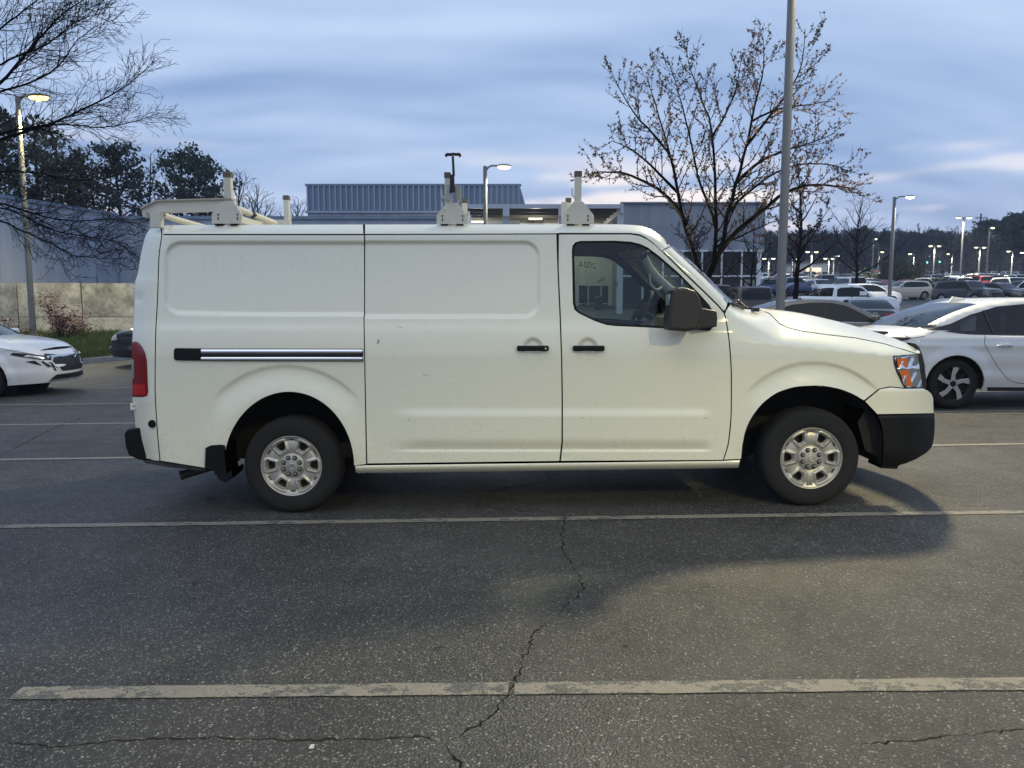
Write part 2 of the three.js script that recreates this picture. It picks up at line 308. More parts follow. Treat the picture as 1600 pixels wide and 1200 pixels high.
// ---------------------------------------------------------------- the van
const ZV = 5.42, ZC = -(ZV + 1.0); // near flank and middle plane
const VO = new THREE.Vector3(0.05, 0, ZC);
const van = thing('cargo_van', 'long white cargo van with a ladder rack, parked side-on between bay lines', 'van', VO.toArray());
const vanTex = (() => {
  const W = 2048, H = 768, c = document.createElement('canvas'); c.width = W; c.height = H; const x = c.getContext('2d'), r = rng(77);
  x.fillStyle = '#e9e6da'; x.fillRect(0, 0, W, H);
  const X = u => { const p = P(u, 600, ZV); return (p.x + 3.1) / 6.4 * W; }, Y = v => { const p = P(800, v, ZV); return H - (p.y + 0.1) / 2.4 * H; };
  // road film: fine specks and wiped streaks
  for (let k = 0; k < 5200; k++) { x.fillStyle = `rgba(120,112,92,${0.015 + 0.035 * r()})`; const s = 1 + 5 * r() * r(); x.fillRect(r() * W, H * (0.1 + 0.9 * r()), s * (1 + 2 * r()), s); }
  for (let k = 0; k < 2600; k++) { x.fillStyle = `rgba(96,82,54,${0.05 + 0.12 * r()})`; const u = 220 + 1230 * r(), v = 640 + 100 * Math.sqrt(r()); x.fillRect(X(u), Y(v), 1 + 2.5 * r(), 1 + 2 * r()); }
  // scuffs
  x.strokeStyle = 'rgba(70,66,54,0.65)'; x.lineWidth = 1.6; const sc = (pts) => { x.beginPath(); pts.forEach(([u, v], i) => i ? x.lineTo(X(u), Y(v)) : x.moveTo(X(u), Y(v))); x.stroke(); };
  sc([[590, 538], [592, 531], [593, 537]]); sc([[591, 532], [594, 533]]); x.lineWidth = 1.1; x.strokeStyle = 'rgba(80,74,60,0.5)'; sc([[660, 585], [669, 587]]); sc([[636, 657], [641, 655]]); sc([[648, 658], [650, 656]]); sc([[1100, 652], [1106, 654]]); sc([[908, 652], [912, 653]]);
  sc([[620, 510], [630, 512]]); x.strokeStyle = 'rgba(255,255,255,0.5)'; sc([[592, 424], [598, 424]]); sc([[318, 427], [322, 427]]);
  // ghost of removed lettering on the rear upper panel
  x.font = 'bold 62px serif'; x.fillStyle = 'rgba(120,112,95,0.022)'; x.fillText('DEK', X(306), Y(425)); x.fillText('SMITH', X(436), Y(425));
  const t = new THREE.CanvasTexture(c); t.colorSpace = THREE.SRGBColorSpace; t.anisotropy = 4; return t;
})();
M.vanPaint = new THREE.MeshPhysicalMaterial({ map: vanTex, color: new THREE.Color().setRGB(0.97, 0.97, 0.87), roughness: 0.42, clearcoat: 0.9, clearcoatRoughness: 0.08, side: THREE.DoubleSide });
M.rackPaint = std([0.60, 0.57, 0.47], 0.5);
M.rust = std([0.12, 0.105, 0.085], 0.85);
M.redLens = phys([0.2, 0.004, 0.005], 0.12, 0, { specularIntensity: 0.7 });
M.redLensBright = phys([0.46, 0.010, 0.010], 0.15, 0, { specularIntensity: 0.7 });
M.amber = phys([0.72, 0.15, 0.012], 0.2, 0, { clearcoat: 1 });
M.lensClear = phys([0.78, 0.79, 0.78], 0.16, 0.9, { clearcoat: 1, clearcoatRoughness: 0.02 });

const profV = pchip([[340, 0.15], [366, 0.135], [380, 0.128], [430, 0.098], [480, 0.062], [494, 0.052], [503, 0.043], [520, 0.019], [540, 0.005], [560, 0], [640, 0.003], [722, 0.010], [760, 0.016]]);
const vtop = pchip([[200, 372], [225, 357], [245, 353.5], [262, 351.5], [600, 350.5], [960, 350.3], [985, 351], [1000, 352.5], [1015, 357], [1030, 366], [1041, 377], [1047, 384], [1090, 424], [1140, 472], [1150, 478], [1165, 482.5], [1200, 485.5], [1250, 491], [1300, 501], [1350, 513.5], [1400, 529.5], [1425, 541], [1438, 549], [1470, 566]]);
const uleft = pchip([[345, 246], [352, 240], [356, 236], [365, 229], [380, 224], [400, 219.5], [420, 216.5], [433, 213.5], [440, 211], [470, 210], [500, 208.5], [530, 206.8], [600, 206], [625, 206.6], [640, 209], [680, 213], [718, 221], [740, 222]]);
const smax = pchip([[1130, 0.42], [1180, 0.78], [1350, 0.8], [1395, 0.6], [1425, 0.34], [1440, 0.2], [1470, 0.2]]);
const rr = (u, v, x0, y0, x1, y1, r, r1 = r) => { const cx = (x0 + x1) / 2, cy = (y0 + y1) / 2, R = u < cx ? r : r1, qx = Math.abs(u - cx) - (x1 - x0) / 2 + R, qy = Math.abs(v - cy) - (y1 - y0) / 2 + R; return Math.hypot(Math.max(qx, 0), Math.max(qy, 0)) + Math.min(Math.max(qx, qy), 0) - R; };
function archBump(u, v, cx, cy, R) {
  const dx = u - cx, dy = cy - v, rho = Math.hypot(dx, dy), an = Math.abs(Math.atan2(dx, dy)) * 180 / Math.PI, w = 1 - sstep(36, 54, an), w2 = 1 - sstep(80, 110, an);
  let s = 0;
  s += w * 0.012 * (1 - sstep(R - 4, R + 3.5, rho)) * sstep(R - 40, R - 6, rho); // the tuck under the flare's outer line
  s -= w2 * 0.02 * (1 - sstep(R - 46, R - 6, rho)); // swelling towards the lip
  return s;
}
function Sv(u, v) {
  let s = profV(v);
  const tt = v - vtop(u);
  if (u < 1044) { if (tt < 18) s += 0.14 * Math.pow(clamp(1 - tt / 18), 2.1); }
  else if (u < 1140) { const t = tt * 0.72; if (t < 11) s += 0.09 * Math.pow(clamp(1 - t / 11), 2); }
  if (u > 1120) {
    const vc = lerp(531, 557, (u - 1140) / 265), k = sstep(1138, 1225, u), q = clamp((vc - v) / (vc - vtop(u))), ex = lerp(9, 2.5, k), amt = sstep(1120, 1150, u);
    const hood = (smax(u) - 0.05) * (0.24 * k * q + (1 - 0.24 * k) * Math.pow(q, ex));
    s += hood * amt;
    if (u > 1385) s += 0.19 * Math.pow((u - 1385) / 56, 2) * (1 - q);
  }
  const tl = u - uleft(v); if (tl < 44) s += 0.19 * Math.pow(clamp(1 - tl / 44), 2.2);
  // pressed upper panels: one field across the door gap
  const d1 = rr(u, v, 257, 377.5, 620, 491.5 + (u - 257) * 0.006, 26), d2 = rr(u, v, 520, 376, 844, 496.5, 26);
  const dd = u < 569.5 ? d1 : d2; s += 0.021 * (1 - sstep(-6, 1.5, dd));
  s += archBump(u, v, 447, 722, 150) + archBump(u, v, 1271, 705, 138);
  // creases low on the doors
  const f = sstep(600, 665, u) * (1 - sstep(1092, 1122, u)); s -= f * 0.014 * sstep(636, 652, v) * (1 - sstep(684, 703, v)) ;
  s += f * 0.006 * sstep(690, 703, v) * (1 - sstep(703, 706, v));
  for (const cu of [833, 918.5]) { const d = Math.hypot(u - cu, (v - 543) * 1.02); s += 0.022 * (1 - sstep(9, 17, d)); }
  // small dent in the rear corner
  s += 0.012 * Math.exp(-(((u - 214) / 10) ** 2 + ((v - 466) / 9) ** 2));
  return s;
}
const vanP = (lift = 0, S = Sv) => (u, v) => P(u, v, ZV + S(u, v) - lift).sub(VO);
const vanUV = p => [(p.x + VO.x + 3.1) / 6.4, (p.y + 0.1) / 2.4];
function flank(name, polys, mat = M.vanPaint, { cell = 3.2, lift = 0, flange = 0.02, both = true, S = Sv } = {}) {
  const g = panel(polys, cell, vanP(lift, S), { uv: vanUV, flange }), a = mesh(name, g, mat, van);
  if (both) return [a, mesh(name, mirrorZ(g, 0), mat, van)];
  return [a];
}
const arcPts = (cx, cy, rx, ry, a0, a1, n) => Array.from({ length: n + 1 }, (_, k) => { const a = lerp(a0, a1, k / n) * Math.PI / 180; return [cx + rx * Math.cos(a), cy - ry * Math.sin(a)]; });
const rearArch = arcPts(451.5, 730, 102, 118, 0, 180, 40);
const fa = pchip([[1158, 716], [1160, 695], [1165, 672], [1177, 648], [1196, 626], [1220, 611], [1250, 603.5], [1278, 602.3], [1305, 606], [1328, 613.5], [1350, 626], [1370, 645], [1377, 662]]);
const frontArch = []; for (let u = 1158; u < 1160; u += 0.5) frontArch.push([u, fa(u)]); for (let u = 1160; u <= 1377; u += 3.1) frontArch.push([u, fa(u)]);
const seg = (...pts) => pts;
// seams (left edge, right edge of each gap)
const seamRear = [[253, 368], [248.6, 400], [246.2, 470], [243.4, 520], [242.4, 600], [245, 660], [250, 719.5]];
const sub = (pts, n = 6) => { const o = []; for (let k = 0; k < pts.length - 1; k++) for (let s = 0; s < n; s++) o.push([lerp(pts[k][0], pts[k + 1][0], s / n), lerp(pts[k][1], pts[k + 1][1], s / n)]); o.push(pts[pts.length - 1]); return o; };
const smoothLine = (pts, n = 30) => { const f = pchip(pts.map(p => [p[1], p[0]])); return Array.from({ length: n + 1 }, (_, k) => { const v = lerp(pts[0][1], pts[pts.length - 1][1], k / n); return [f(v), v]; }); };
const rearSeam = smoothLine(seamRear);
const leftEdge = []; for (let v = 719; v >= 354; v -= 5) leftEdge.push([uleft(v) + 0.2, v]);
const roofTopRear = []; for (let u = 240; u <= 250; u += 2) roofTopRear.push([u, vtop(u)]);
flank('rear_corner', [[...leftEdge, [239, 354.3], [245, 353.8], [250.5, 353], ...rearSeam.map(([u, v]) => [u - 0.9, v])]], M.vanPaint, { cell: 2.6 });
flank('rear_side_panel', [[[254, 367.6], [568.7, 367.6], [568.9, 490], [567.9, 496], [569.7, 600], [571.9, 725], [553.5, 727], ...rearArch, [322, 731], ...rearSeam.slice().reverse().map(([u, v]) => [u + 0.7, v])]]);
flank('sliding_door', [[[570.7, 367.4], [869.2, 366.4], [870.8, 420], [874, 490], [876.6, 560], [877.4, 620], [877.2, 690], [873.8, 720], [574, 724], [571.4, 600], [569.5, 497], [570.5, 490]]]);
const doorTop = [[985, 366.5], [1000, 369], [1010, 373.5], [1022, 382], [1038, 397], [1068, 427], [1098, 455.5], [1122, 479], [1131, 490]];
const doorRight = smoothLine([[1131, 490], [1134, 503], [1139.5, 545], [1141.8, 590], [1141.6, 640], [1137.5, 690], [1129.5, 718.5]]);
const winTop = [[893.5, 392], [894.5, 384], [899, 378.5], [907, 376.5], [960, 376], [985, 377.5], [1000, 381]];
const winTopR = [[1000, 381], [1012, 386.5], [1030, 400], [1060, 426], [1090, 456], [1108, 476], [1114.5, 487], [1116.5, 500], [1114.5, 511], [1108, 516.8], [1085, 515.5], [1000, 511.2]];
const winBot = [[1000, 511.2], [962, 509.5], [948, 508], [930, 502], [904, 489.5], [897.5, 484], [895, 474], [893.5, 392]];
flank('front_door', [
  [[873.4, 366.6], [985, 366.5], [1000, 369], [1000, 381], ...winTop.slice().reverse(), [893.5, 392], ...winBot.slice().reverse(), [1000, 719.2], [876.6, 720], [879.6, 690], [879.6, 620], [878.6, 560], [876.2, 490], [873, 420]],
  [[1000, 369], ...doorTop.slice(2), ...doorRight, [1000, 719.2], [1000, 511.2], ...winTopR.slice().reverse()]]);
const hoodSeam = [[1190, 485.6], [1202, 489], [1210, 497], [1219, 505.5], [1232, 511.5], [1252, 516.5], [1290, 522], [1335, 527], [1380, 536], [1412, 545.5], [1434, 552.5]];
const fenderLeft = doorRight.map(([u, v]) => [u + 1.9, v]);
flank('front_fender', [[[1135.5, 484], [1142, 474.5], ...sub([[1146, 477], [1188, 486]], 10).map(([u]) => [u, vtop(u) + 0.4]), ...hoodSeam.map(([u, v]) => [u - 0.5, v + 1.2]).slice(1), [1434, 554.5], [1397, 557], [1398.5, 566], [1402, 580], [1412.5, 606], [1391, 603.6], [1373.5, 607], [1350, 625.3], ...frontArch.filter(p => p[0] < 1349).reverse(), [1157, 717], [1132.5, 718], ...fenderLeft.slice().reverse()]]);
const hoodTop = []; for (let u = 1437; u >= 1190; u -= 6) hoodTop.push([u, vtop(u) + 0.3]);
const hoodParts = flank('hood', [[...hoodSeam, [1437.5, 552], ...hoodTop]], M.vanPaint, { flange: 0 });
// roof with the windscreen pillars, cut behind the cab
const roofTop = (a, b) => { const o = []; for (let u = a; u <= b; u += 3) o.push([u, vtop(u) + 0.25]); return o; };
flank('roof_edge', [[[254.5, 365.4], ...roofTop(252, 567), [567.6, 365.4]], [[570.4, 365.4], ...roofTop(570.5, 1046), [1047, 384.4], [1033, 391], [1020, 378.5], [1008, 370], [1000, 366], [985, 364], [873, 363.8], [870, 364.6]]], M.vanPaint, { flange: 0.012 });
flank('windscreen_pillar', [[[1048, 386], [1090, 424.6], [1138, 470.6], [1133, 484], [1130, 485], [1123, 476.5], [1099, 453], [1069, 424.6], [1040, 396], [1034.5, 392.2]]], M.vanPaint, { flange: 0.012 });
// tops that close the body between the two flanks
const edgeRow = (us, lift = 0) => us.map(u => P(u, vtop(u) + 0.3, ZV + Sv(u, vtop(u) + 0.3) - lift).sub(VO));
const mz = a => a.map(p => new THREE.Vector3(p.x, p.y, -p.z));
const range = (a, b, n) => Array.from({ length: n + 1 }, (_, k) => lerp(a, b, k / n));
const crown = h => (s, t) => new THREE.Vector3(0, h * 4 * t * (1 - t), 0);
const capGeo = (us, h, n = 10) => { const a = edgeRow(us); return loft(a, mz(a), n, crown(h)); };
mesh('roof_panel', capGeo(range(240, 1047, 40), 0.03), M.vanPaint, van);
mesh('hood_panel', capGeo(range(1190, 1437, 24), 0.02), M.vanPaint, van);
{ const a = edgeRow(range(1140, 1189, 8)); mesh('cowl', loft(a, mz(a), 8, (s, t) => new THREE.Vector3(0, -0.02 * Math.sin(Math.PI * t), 0)), M.plastic, van); }
{ // windscreen, bowed forwards
  const a = range(1047, 1141, 14).map(u => P(u, vtop(u) + 1.2, ZV + 0.235).sub(VO)); const b = mz(a);
  mesh('windscreen', loft(a, b, 14, (s, t) => new THREE.Vector3(0.17 * 4 * t * (1 - t), 0.03 * 4 * t * (1 - t), 0)), M.glassClear, van);
  const frit = (k) => loft(a, a.map(p => p.clone().add(new THREE.Vector3(0.012, 0.006, -0.055 * k))), 1);
  mesh('windscreen_seal', frit(1), M.black, van); mesh('windscreen_seal', mirrorZ(frit(1), 0), M.black, van);
}
{ // tail: two doors between the corner panels
  const vs = range(354.5, 719, 40), a = vs.map(v => P(uleft(v), v, ZV + Sv(uleft(v), v)).sub(VO)), mid = a.map(p => new THREE.Vector3(p.x - 0.06, p.y, -0.006));
  const g = loft(a, mid, 6, (s, t) => new THREE.Vector3(-0.03 * Math.sin(Math.PI * t), 0, 0)); mesh('rear_door', g, M.vanPaint, van); mesh('rear_door', mirrorZ(g, 0), M.vanPaint, van);
}
{ // nose: grille between the lamps
  const vs = range(551, 606, 8), a = vs.map(v => P(1437 + (v - 551) * 0.09, v, ZV + 0.23).sub(VO));
  mesh('grille', loft(a, mz(a), 12, (s, t) => new THREE.Vector3(0.13 * Math.sin(Math.PI * t), 0, 0)), M.black, van);
  for (const s of [0.25, 0.75]) { const r = loft([a[Math.round(s * 8)], a[Math.round(s * 8)].clone().add(new THREE.Vector3(0.01, -0.03, 0))].map(p => p.clone()), mz([a[Math.round(s * 8)], a[Math.round(s * 8)].clone().add(new THREE.Vector3(0.01, -0.03, 0))]), 12, (q, t) => new THREE.Vector3(0.15 * Math.sin(Math.PI * t), 0, 0)); mesh('grille_bar', r, M.chrome, van); }
  const e = sub([[1431, 537], [1436, 542], [1441, 553], [1444.5, 568], [1447, 590], [1447.5, 606]], 3), inn = e.map(([u, v]) => P(u - 7.5, v + 1, ZV + 0.2).sub(VO)), out = e.map(([u, v]) => P(u, v, ZV + 0.22).sub(VO));
  const gs = [loft(inn, out, 2, (q, t) => new THREE.Vector3(0, 0, 0.015 * Math.sin(Math.PI * t))), loft(out, out.map(p => p.clone().add(new THREE.Vector3(0.03, 0, -0.2))), 2)];
  mesh('grille_surround', gs, M.black, van); mesh('grille_surround', gs.map(g => mirrorZ(g, 0)), M.black, van);
}
// inner shell: what shows in the gaps and inside the cab
{
  const S2 = (u, v) => Sv(u, v) + 0.035;
  const upper = [[[256, 362], [985, 362], [1005, 369], [1020, 381], [1000, 384], [985, 380], [900, 379], [896, 392], [897, 478], [905, 491], [948, 510], [1000, 513], [1000, 716], [560, 722], [556, 700], ...rearArch.slice(4, 37).map(([u, v]) => [u < 451 ? u - 3 : u + 3, v - 3]), [322, 722], [255, 712], [250, 600], [250, 480]],
    [[1000, 513], [1112, 519], [1119, 505], [1117, 488], [1062, 430], [1020, 392], [1012, 389], [1000, 384], [1005, 368], [1042, 398], [1104, 459], [1140, 492], [1150, 540], [1160, 590], [1155, 640], [1150, 712], [1000, 716]]];
  const g = panel(upper, 14, vanP(0, S2), { uv: vanUV }); mesh('inner_shell', [g, mirrorZ(g, 0)], M.interior, van);
}
// side windows
const winPoly = [...winTop.slice(0, 6), ...winTopR, ...winBot.slice(1, 7)];
flank('side_window', [winPoly.filter(p => p[0] <= 1100)], M.glassTint, { cell: 12, lift: -0.012, flange: 0 });
{ // rubber run round the glass and the black quarter piece that carries the mirror
  const ring = [], cx = 1003, cy = 447; const inner = winPoly.map(([u, v]) => { const dx = cx - u, dy = cy - v, l = Math.hypot(dx, dy); return [u + dx / l * 4.2, v + dy / l * 3.6]; });
  const half = (k0, k1) => [...winPoly.slice(k0, k1), ...inner.slice(k0, k1).reverse()];
  const n = winPoly.length; const polys = []; for (let k = 0; k < n; k++) { const a = winPoly[k], b = winPoly[(k + 1) % n], c = inner[(k + 1) % n], d = inner[k]; polys.push([a, b, c, d]); }
  flank('window_seal', polys, M.rubber, { cell: 10, lift: -0.006, flange: 0 });
  flank('mirror_sail', [[[1085, 515.2], [1108, 516.6], [1114.5, 511], [1116.2, 500], [1114, 487], [1108, 476.2], [1090, 456.5], [1076, 443]]], M.plastic, { cell: 6, lift: -0.004, flange: 0 });
}
// sill
const sillS = (u, v) => { const vc = 730 - (u - 556) * 0.0135; return 0.012 + 0.05 * Math.pow((v - vc) / 9, 2) - 0.006; };
flank('sill', [[[555, 727.4], [1128, 720.4], [1156, 718.6], [1154, 731], [1128, 731.5], [560, 739.5], [556, 738]]], M.vanPaint, { cell: 3, S: sillS, flange: 0.1 });
// underbody and wheel wells
{
  const a = P(330, 700, ZV).sub(VO), b = P(1150, 700, ZV).sub(VO), g = [box(b.x - a.x - 0.9, 0.1, 1.7, (a.x + b.x) / 2 + 0.15, 0.42, 0), box(5.2, 0.14, 0.08, 0.1, 0.44, 0.45), box(5.2, 0.14, 0.08, 0.1, 0.44, -0.45), rod([-1.95, 0.40, -0.7], [-1.95, 0.40, 0.7], 0.06), rod([1.95, 0.42, -0.7], [1.95, 0.42, 0.7], 0.05), rod([-1.95, 0.42, -0.2], [-1.95, 0.42, 0.2], 0.15), rod([-1.9, 0.42, 0], [1.2, 0.5, 0], 0.045), box(1.3, 0.3, 0.5, -0.4, 0.5, 0.35)];
  mesh('underbody', g, M.gap, van);
  for (const [cu, cv, R] of [[452, 728, 0.555], [1268, 714, 0.545]]) for (const sd of [1, -1]) {
    const c = P(cu, cv, ZV).sub(VO), s = new THREE.CylinderGeometry(R, R, 0.5, 36, 1, true, Math.PI * 0.44, Math.PI * 1.12); s.rotateX(Math.PI / 2); s.rotateZ(0);
    const q = s.attributes.position; // keep the upper part only
    const half = new THREE.CylinderGeometry(R, R, 0.52, 40, 1, true, -Math.PI / 2 - 0.1, Math.PI + 0.2); half.rotateX(-Math.PI / 2); half.rotateZ(0);
    half.translate(c.x, c.y - 0.02, sd * (0.975 - 0.27)); const back = new THREE.CircleGeometry(R + 0.02, 36, 0, Math.PI); back.translate(c.x, c.y - 0.06, sd * (0.975 - 0.52)); mesh('wheel_well', [half, back], M.gap, van);
  }
  // skirt behind the rear wheel, mud flaps, tow hook, exhaust
  flank('rear_skirt', [[[222, 718.5], [251, 720.5], [322, 731], [322, 736.5], [262, 730], [228, 724]]], M.darkTrim, { cell: 6, S: () => 0.05, flange: 0.05 });
  const fl = [[321, 700], [327, 697], [344, 695.5], [350, 697], [351, 718], [354, 740], [362, 735], [362.5, 744], [352, 754], [342, 749], [335, 737], [320, 731]];
  flank('mud_flap', [fl], M.plastic, { cell: 8, S: (u) => -0.035, flange: 0.24 });
  const e0 = P(281, 743.5, ZV + 0.25).sub(VO), e1 = P(330, 729, ZV + 0.35).sub(VO); const ex = rod(e0, e1, 0.032, 0.032, 18); mesh('exhaust_pipe', [ex, rod(e0.clone().lerp(e1, 0.02), e0.clone().lerp(e1, 0.1), 0.036, 0.036, 18)], std([0.05, 0.045, 0.04], 0.6, 0.5), van);
  mesh('tow_bracket', box(0.06, 0.06, 0.9, P(1130, 735, ZV).sub(VO).x, 0.3, 0), M.gap, van);
}
// bumpers
const bumpS = (u, v) => -0.008 + 0.23 * Math.pow(Math.max(0, (u - 1392) / 69), 2.3) + 0.02 * Math.pow(clamp((612 - v) / 8), 2) + 0.006 * sstep(612, 645, v);
flank('bumper_cover', [[[1352, 627], [1375, 608.4], [1391.5, 605.4], [1413, 607.6], [1441, 607], [1449, 610], [1455, 615], [1458, 622], [1458.6, 645.5], [1371, 647]]], M.vanPaint, { S: bumpS, flange: 0.02 });
{ const vs = range(607, 645.5, 8), us = pchip([[607, 1441], [610, 1449], [615, 1455], [622, 1458], [646, 1458.6]]), a = vs.map(v => P(us(v), v, ZV + bumpS(us(v), v)).sub(VO)); mesh('bumper_cover', loft(a, mz(a), 14, (s, t) => new THREE.Vector3(0.16 * Math.sin(Math.PI * t), 0, 0)), M.vanPaint, van); }
const lowS = (u, v) => -0.016 + 0.24 * Math.pow(Math.max(0, (u - 1392) / 69), 2.3) + 0.05 * Math.pow(clamp((v - 700) / 32), 2) + 0.016 * Math.pow(clamp((652 - v) / 4), 2);
flank('lower_bumper', [[[1372, 649.4], [1460.2, 646.4], [1460.6, 664], [1459.5, 682], [1456, 698], [1448, 707], [1432, 717], [1414, 724.5], [1405, 727], [1378, 729], [1381, 694], [1379, 668]]], M.plastic, { S: lowS, cell: 3 });
flank('lower_bumper_lip', [[[1376, 727], [1405, 726], [1401.5, 733], [1376, 731.5]]], M.gap, { S: () => 0.06, cell: 6, flange: 0.2 });
{ const vs = range(647, 717, 10), us = pchip([[646, 1460.2], [664, 1460.6], [682, 1459.5], [698, 1456], [707, 1448], [717, 1432]]), a = vs.map(v => P(us(v), v, ZV + lowS(us(v), v)).sub(VO)); mesh('lower_bumper', loft(a, mz(a), 14, (s, t) => new THREE.Vector3(0.16 * Math.sin(Math.PI * t), 0, 0)), M.plastic, van); }
flank('wheel_arch_liner', [[[1352, 640], [1372, 650], [1380, 668], [1381, 694], [1377, 716], [1352, 704], [1340, 660]]], M.gap, { S: () => 0.1, cell: 10, flange: 0.3 });
{ // step bumper at the tail
  const prof = [[191, 680], [195, 674.5], [212, 672], [220, 676], [224, 686], [226, 700], [227, 721], [212, 718.5], [198, 712.5], [193, 700]].map(([u, v]) => { const p = P(u, v, ZV + 0.09).sub(VO); return [p.x, p.y]; });
  const g = shapeGeo(prof, 1.72, 0.008); g.translate(0, 0, -0.86); mesh('rear_bumper', g, M.plastic, van);
  const t0 = P(195, 673, ZV + 0.15).sub(VO), pad = []; for (let k = 0; k < 4; k++) pad.push(box(0.018, 0.006, 1.55, t0.x + 0.02 + k * 0.022, t0.y + 0.004, 0)); mesh('bumper_tread', pad, M.rubber, van);
}
// tail lamp
flank('tail_lamp', [[[206, 536], [210, 533.6], [215, 534.5], [221, 541], [226.5, 552], [229, 566], [229.8, 590], [230.8, 612], [229, 618.5], [222, 620.5], [206.5, 620]]], M.redLens, { cell: 2, lift: 0.007, flange: 0.02 });
flank('tail_lamp_reflector', [[[207, 600], [227, 601], [228, 616], [207, 617]]], M.redLensBright, { cell: 2, lift: 0.010, flange: 0.004 });
flank('reverse_lens', [[[205.6, 561], [209, 561.5], [209.5, 591], [205.8, 592]]], M.lensClear, { cell: 2, lift: 0.011, flange: 0.004 });
// head lamp: clear lens over amber blocks
flank('head_lamp', [[[1397, 557], [1434, 554.4], [1437, 575], [1441.2, 606], [1415, 606.2], [1411, 599], [1402, 580], [1398, 567]]], M.lensClear, { cell: 1.2, flange: 0.02, S: (u, v) => Sv(u, v) - 0.002 + 0.010 * Math.sin((u - 1400) * 0.42 + (v - 560) * 0.06) * Math.sin((v - 560) * 0.14) - 0.012 * Math.exp(-(((v - 576) / 3) ** 2)) });
flank('turn_signal', [[[1401, 560.5], [1417, 559.5], [1419.5, 573], [1403.5, 574.5]], [[1404, 577], [1419.5, 576.5], [1426, 603], [1416, 603.4], [1410, 592]]], M.amber, { cell: 2.5, lift: 0.007, flange: 0.004 });
flank('lamp_rim', [[[1396, 556], [1434.5, 553.2], [1434.5, 555], [1397.6, 558], [1399.4, 567], [1403.4, 580], [1412, 598], [1416, 605.2], [1441, 605], [1441.6, 607], [1414.4, 607.2], [1409.6, 599.4], [1400.8, 580.4], [1397, 567.4]]], M.black, { cell: 3, lift: 0.006, flange: 0.01 });
// sliding rail
flank('sliding_rail_end', [[[274, 544], [313, 544.4], [313, 563.6], [274, 563], [271.5, 560], [271.5, 547]]], M.plastic, { cell: 6, lift: 0.012, flange: 0.02 });
flank('sliding_rail', [[[313, 544.6], [567.4, 545], [567.4, 565.6], [313, 564]]], M.black, { cell: 8, lift: 0.003, flange: 0.01 });
for (const [v0, v1] of [[545.6, 552.6], [557.6, 563.8]]) flank('rail_strip', [[[314, v0], [566.4, v0 + 0.8], [566.4, v1 + 0.8], [314, v1]]], M.chrome, { cell: 1.6, flange: 0.008, S: (u, v) => Sv(u, v) - 0.006 - 0.012 * Math.sqrt(Math.max(0, 1 - (((v - (v0 + v1) / 2 - 0.4) / ((v1 - v0) / 2 + 0.6)) ** 2))) });
// door handles
for (const cu of [832.5, 919.5]) for (const sd of [1, -1]) { const p = P(cu, 544, ZV).sub(VO), g = box(0.225, 0.038, 0.03, p.x, p.y, 0, 0.012); g.translate(0, 0, sd * (1.0 - 0.0 + 0.018)); const h = mesh('door_handle', g, M.plastic, van); if (cu < 900) { const l = new THREE.CylinderGeometry(0.007, 0.007, 0.004, 14); l.rotateX(Math.PI / 2); l.translate(p.x + 0.09, p.y, sd * 1.034); mesh('lock_cylinder', l, M.chrome, h); } }
{ const p = P(236, 663, ZV).sub(VO), g = new THREE.CylinderGeometry(0.028, 0.031, 0.03, 24); g.rotateX(Math.PI / 2); g.translate(p.x, p.y, 1.0 - Sv(236, 663) + 0.008); mesh('filler_cap', g, M.plastic, van); }
for (const v of [450, 469 + 166]) { const p = P(205.5, v, ZV + 0.16).sub(VO); mesh('door_hinge', [rod([p.x, p.y - 0.026, p.z], [p.x, p.y + 0.026, p.z], 0.008, 0.008, 10), box(0.03, 0.014, 0.014, p.x + 0.015, p.y + 0.016, p.z), box(0.03, 0.014, 0.014, p.x + 0.015, p.y - 0.016, p.z)], M.vanPaint, van); }
// mirror
{
  const D = ZV - 0.24, hs = [[1048, 513.5], [1047.5, 505], [1052, 463], [1054.5, 455], [1060, 452], [1072, 452], [1086, 456.5], [1091, 464], [1096, 486], [1095, 500], [1090, 513], [1076, 515.5]]
    .map(([u, v]) => { const p = P(u + (u < 1070 ? 2 : -2), v + (v < 480 ? 2 : -2), D).sub(VO); return [p.x, p.y]; });
  for (const sd of [1, -1]) {
    const g = shapeGeo(hs, 0.14, 0.022); g.translate(0, 0, 1.07); const h = sd > 0 ? g : mirrorZ(g.toNonIndexed(), 0);
    const m = mesh('door_mirror', h, M.mirrorPlastic, van); m.userData.label = 'large black plastic door mirror';
    const a = [[1078, 486], [1096, 484], [1116, 488], [1117, 497], [1116, 508], [1088, 512]].map(([u, v]) => { const p = P(u, v, ZV - 0.03).sub(VO); return [p.x, p.y]; }); const ag = shapeGeo(a, 0.1, 0.012); ag.translate(0, 0, 0.95); mesh('mirror_arm', sd > 0 ? ag : mirrorZ(ag.toNonIndexed(), 0), M.mirrorPlastic, m);
    const c = P(1045, 483, D).sub(VO); const mg = box(0.004, 0.2, 0.12, c.x + 0.012, c.y, sd * 1.14); mesh('mirror_glass', mg, M.chrome, m); if (sd < 0) m.position.x = 0.3;
  }
}
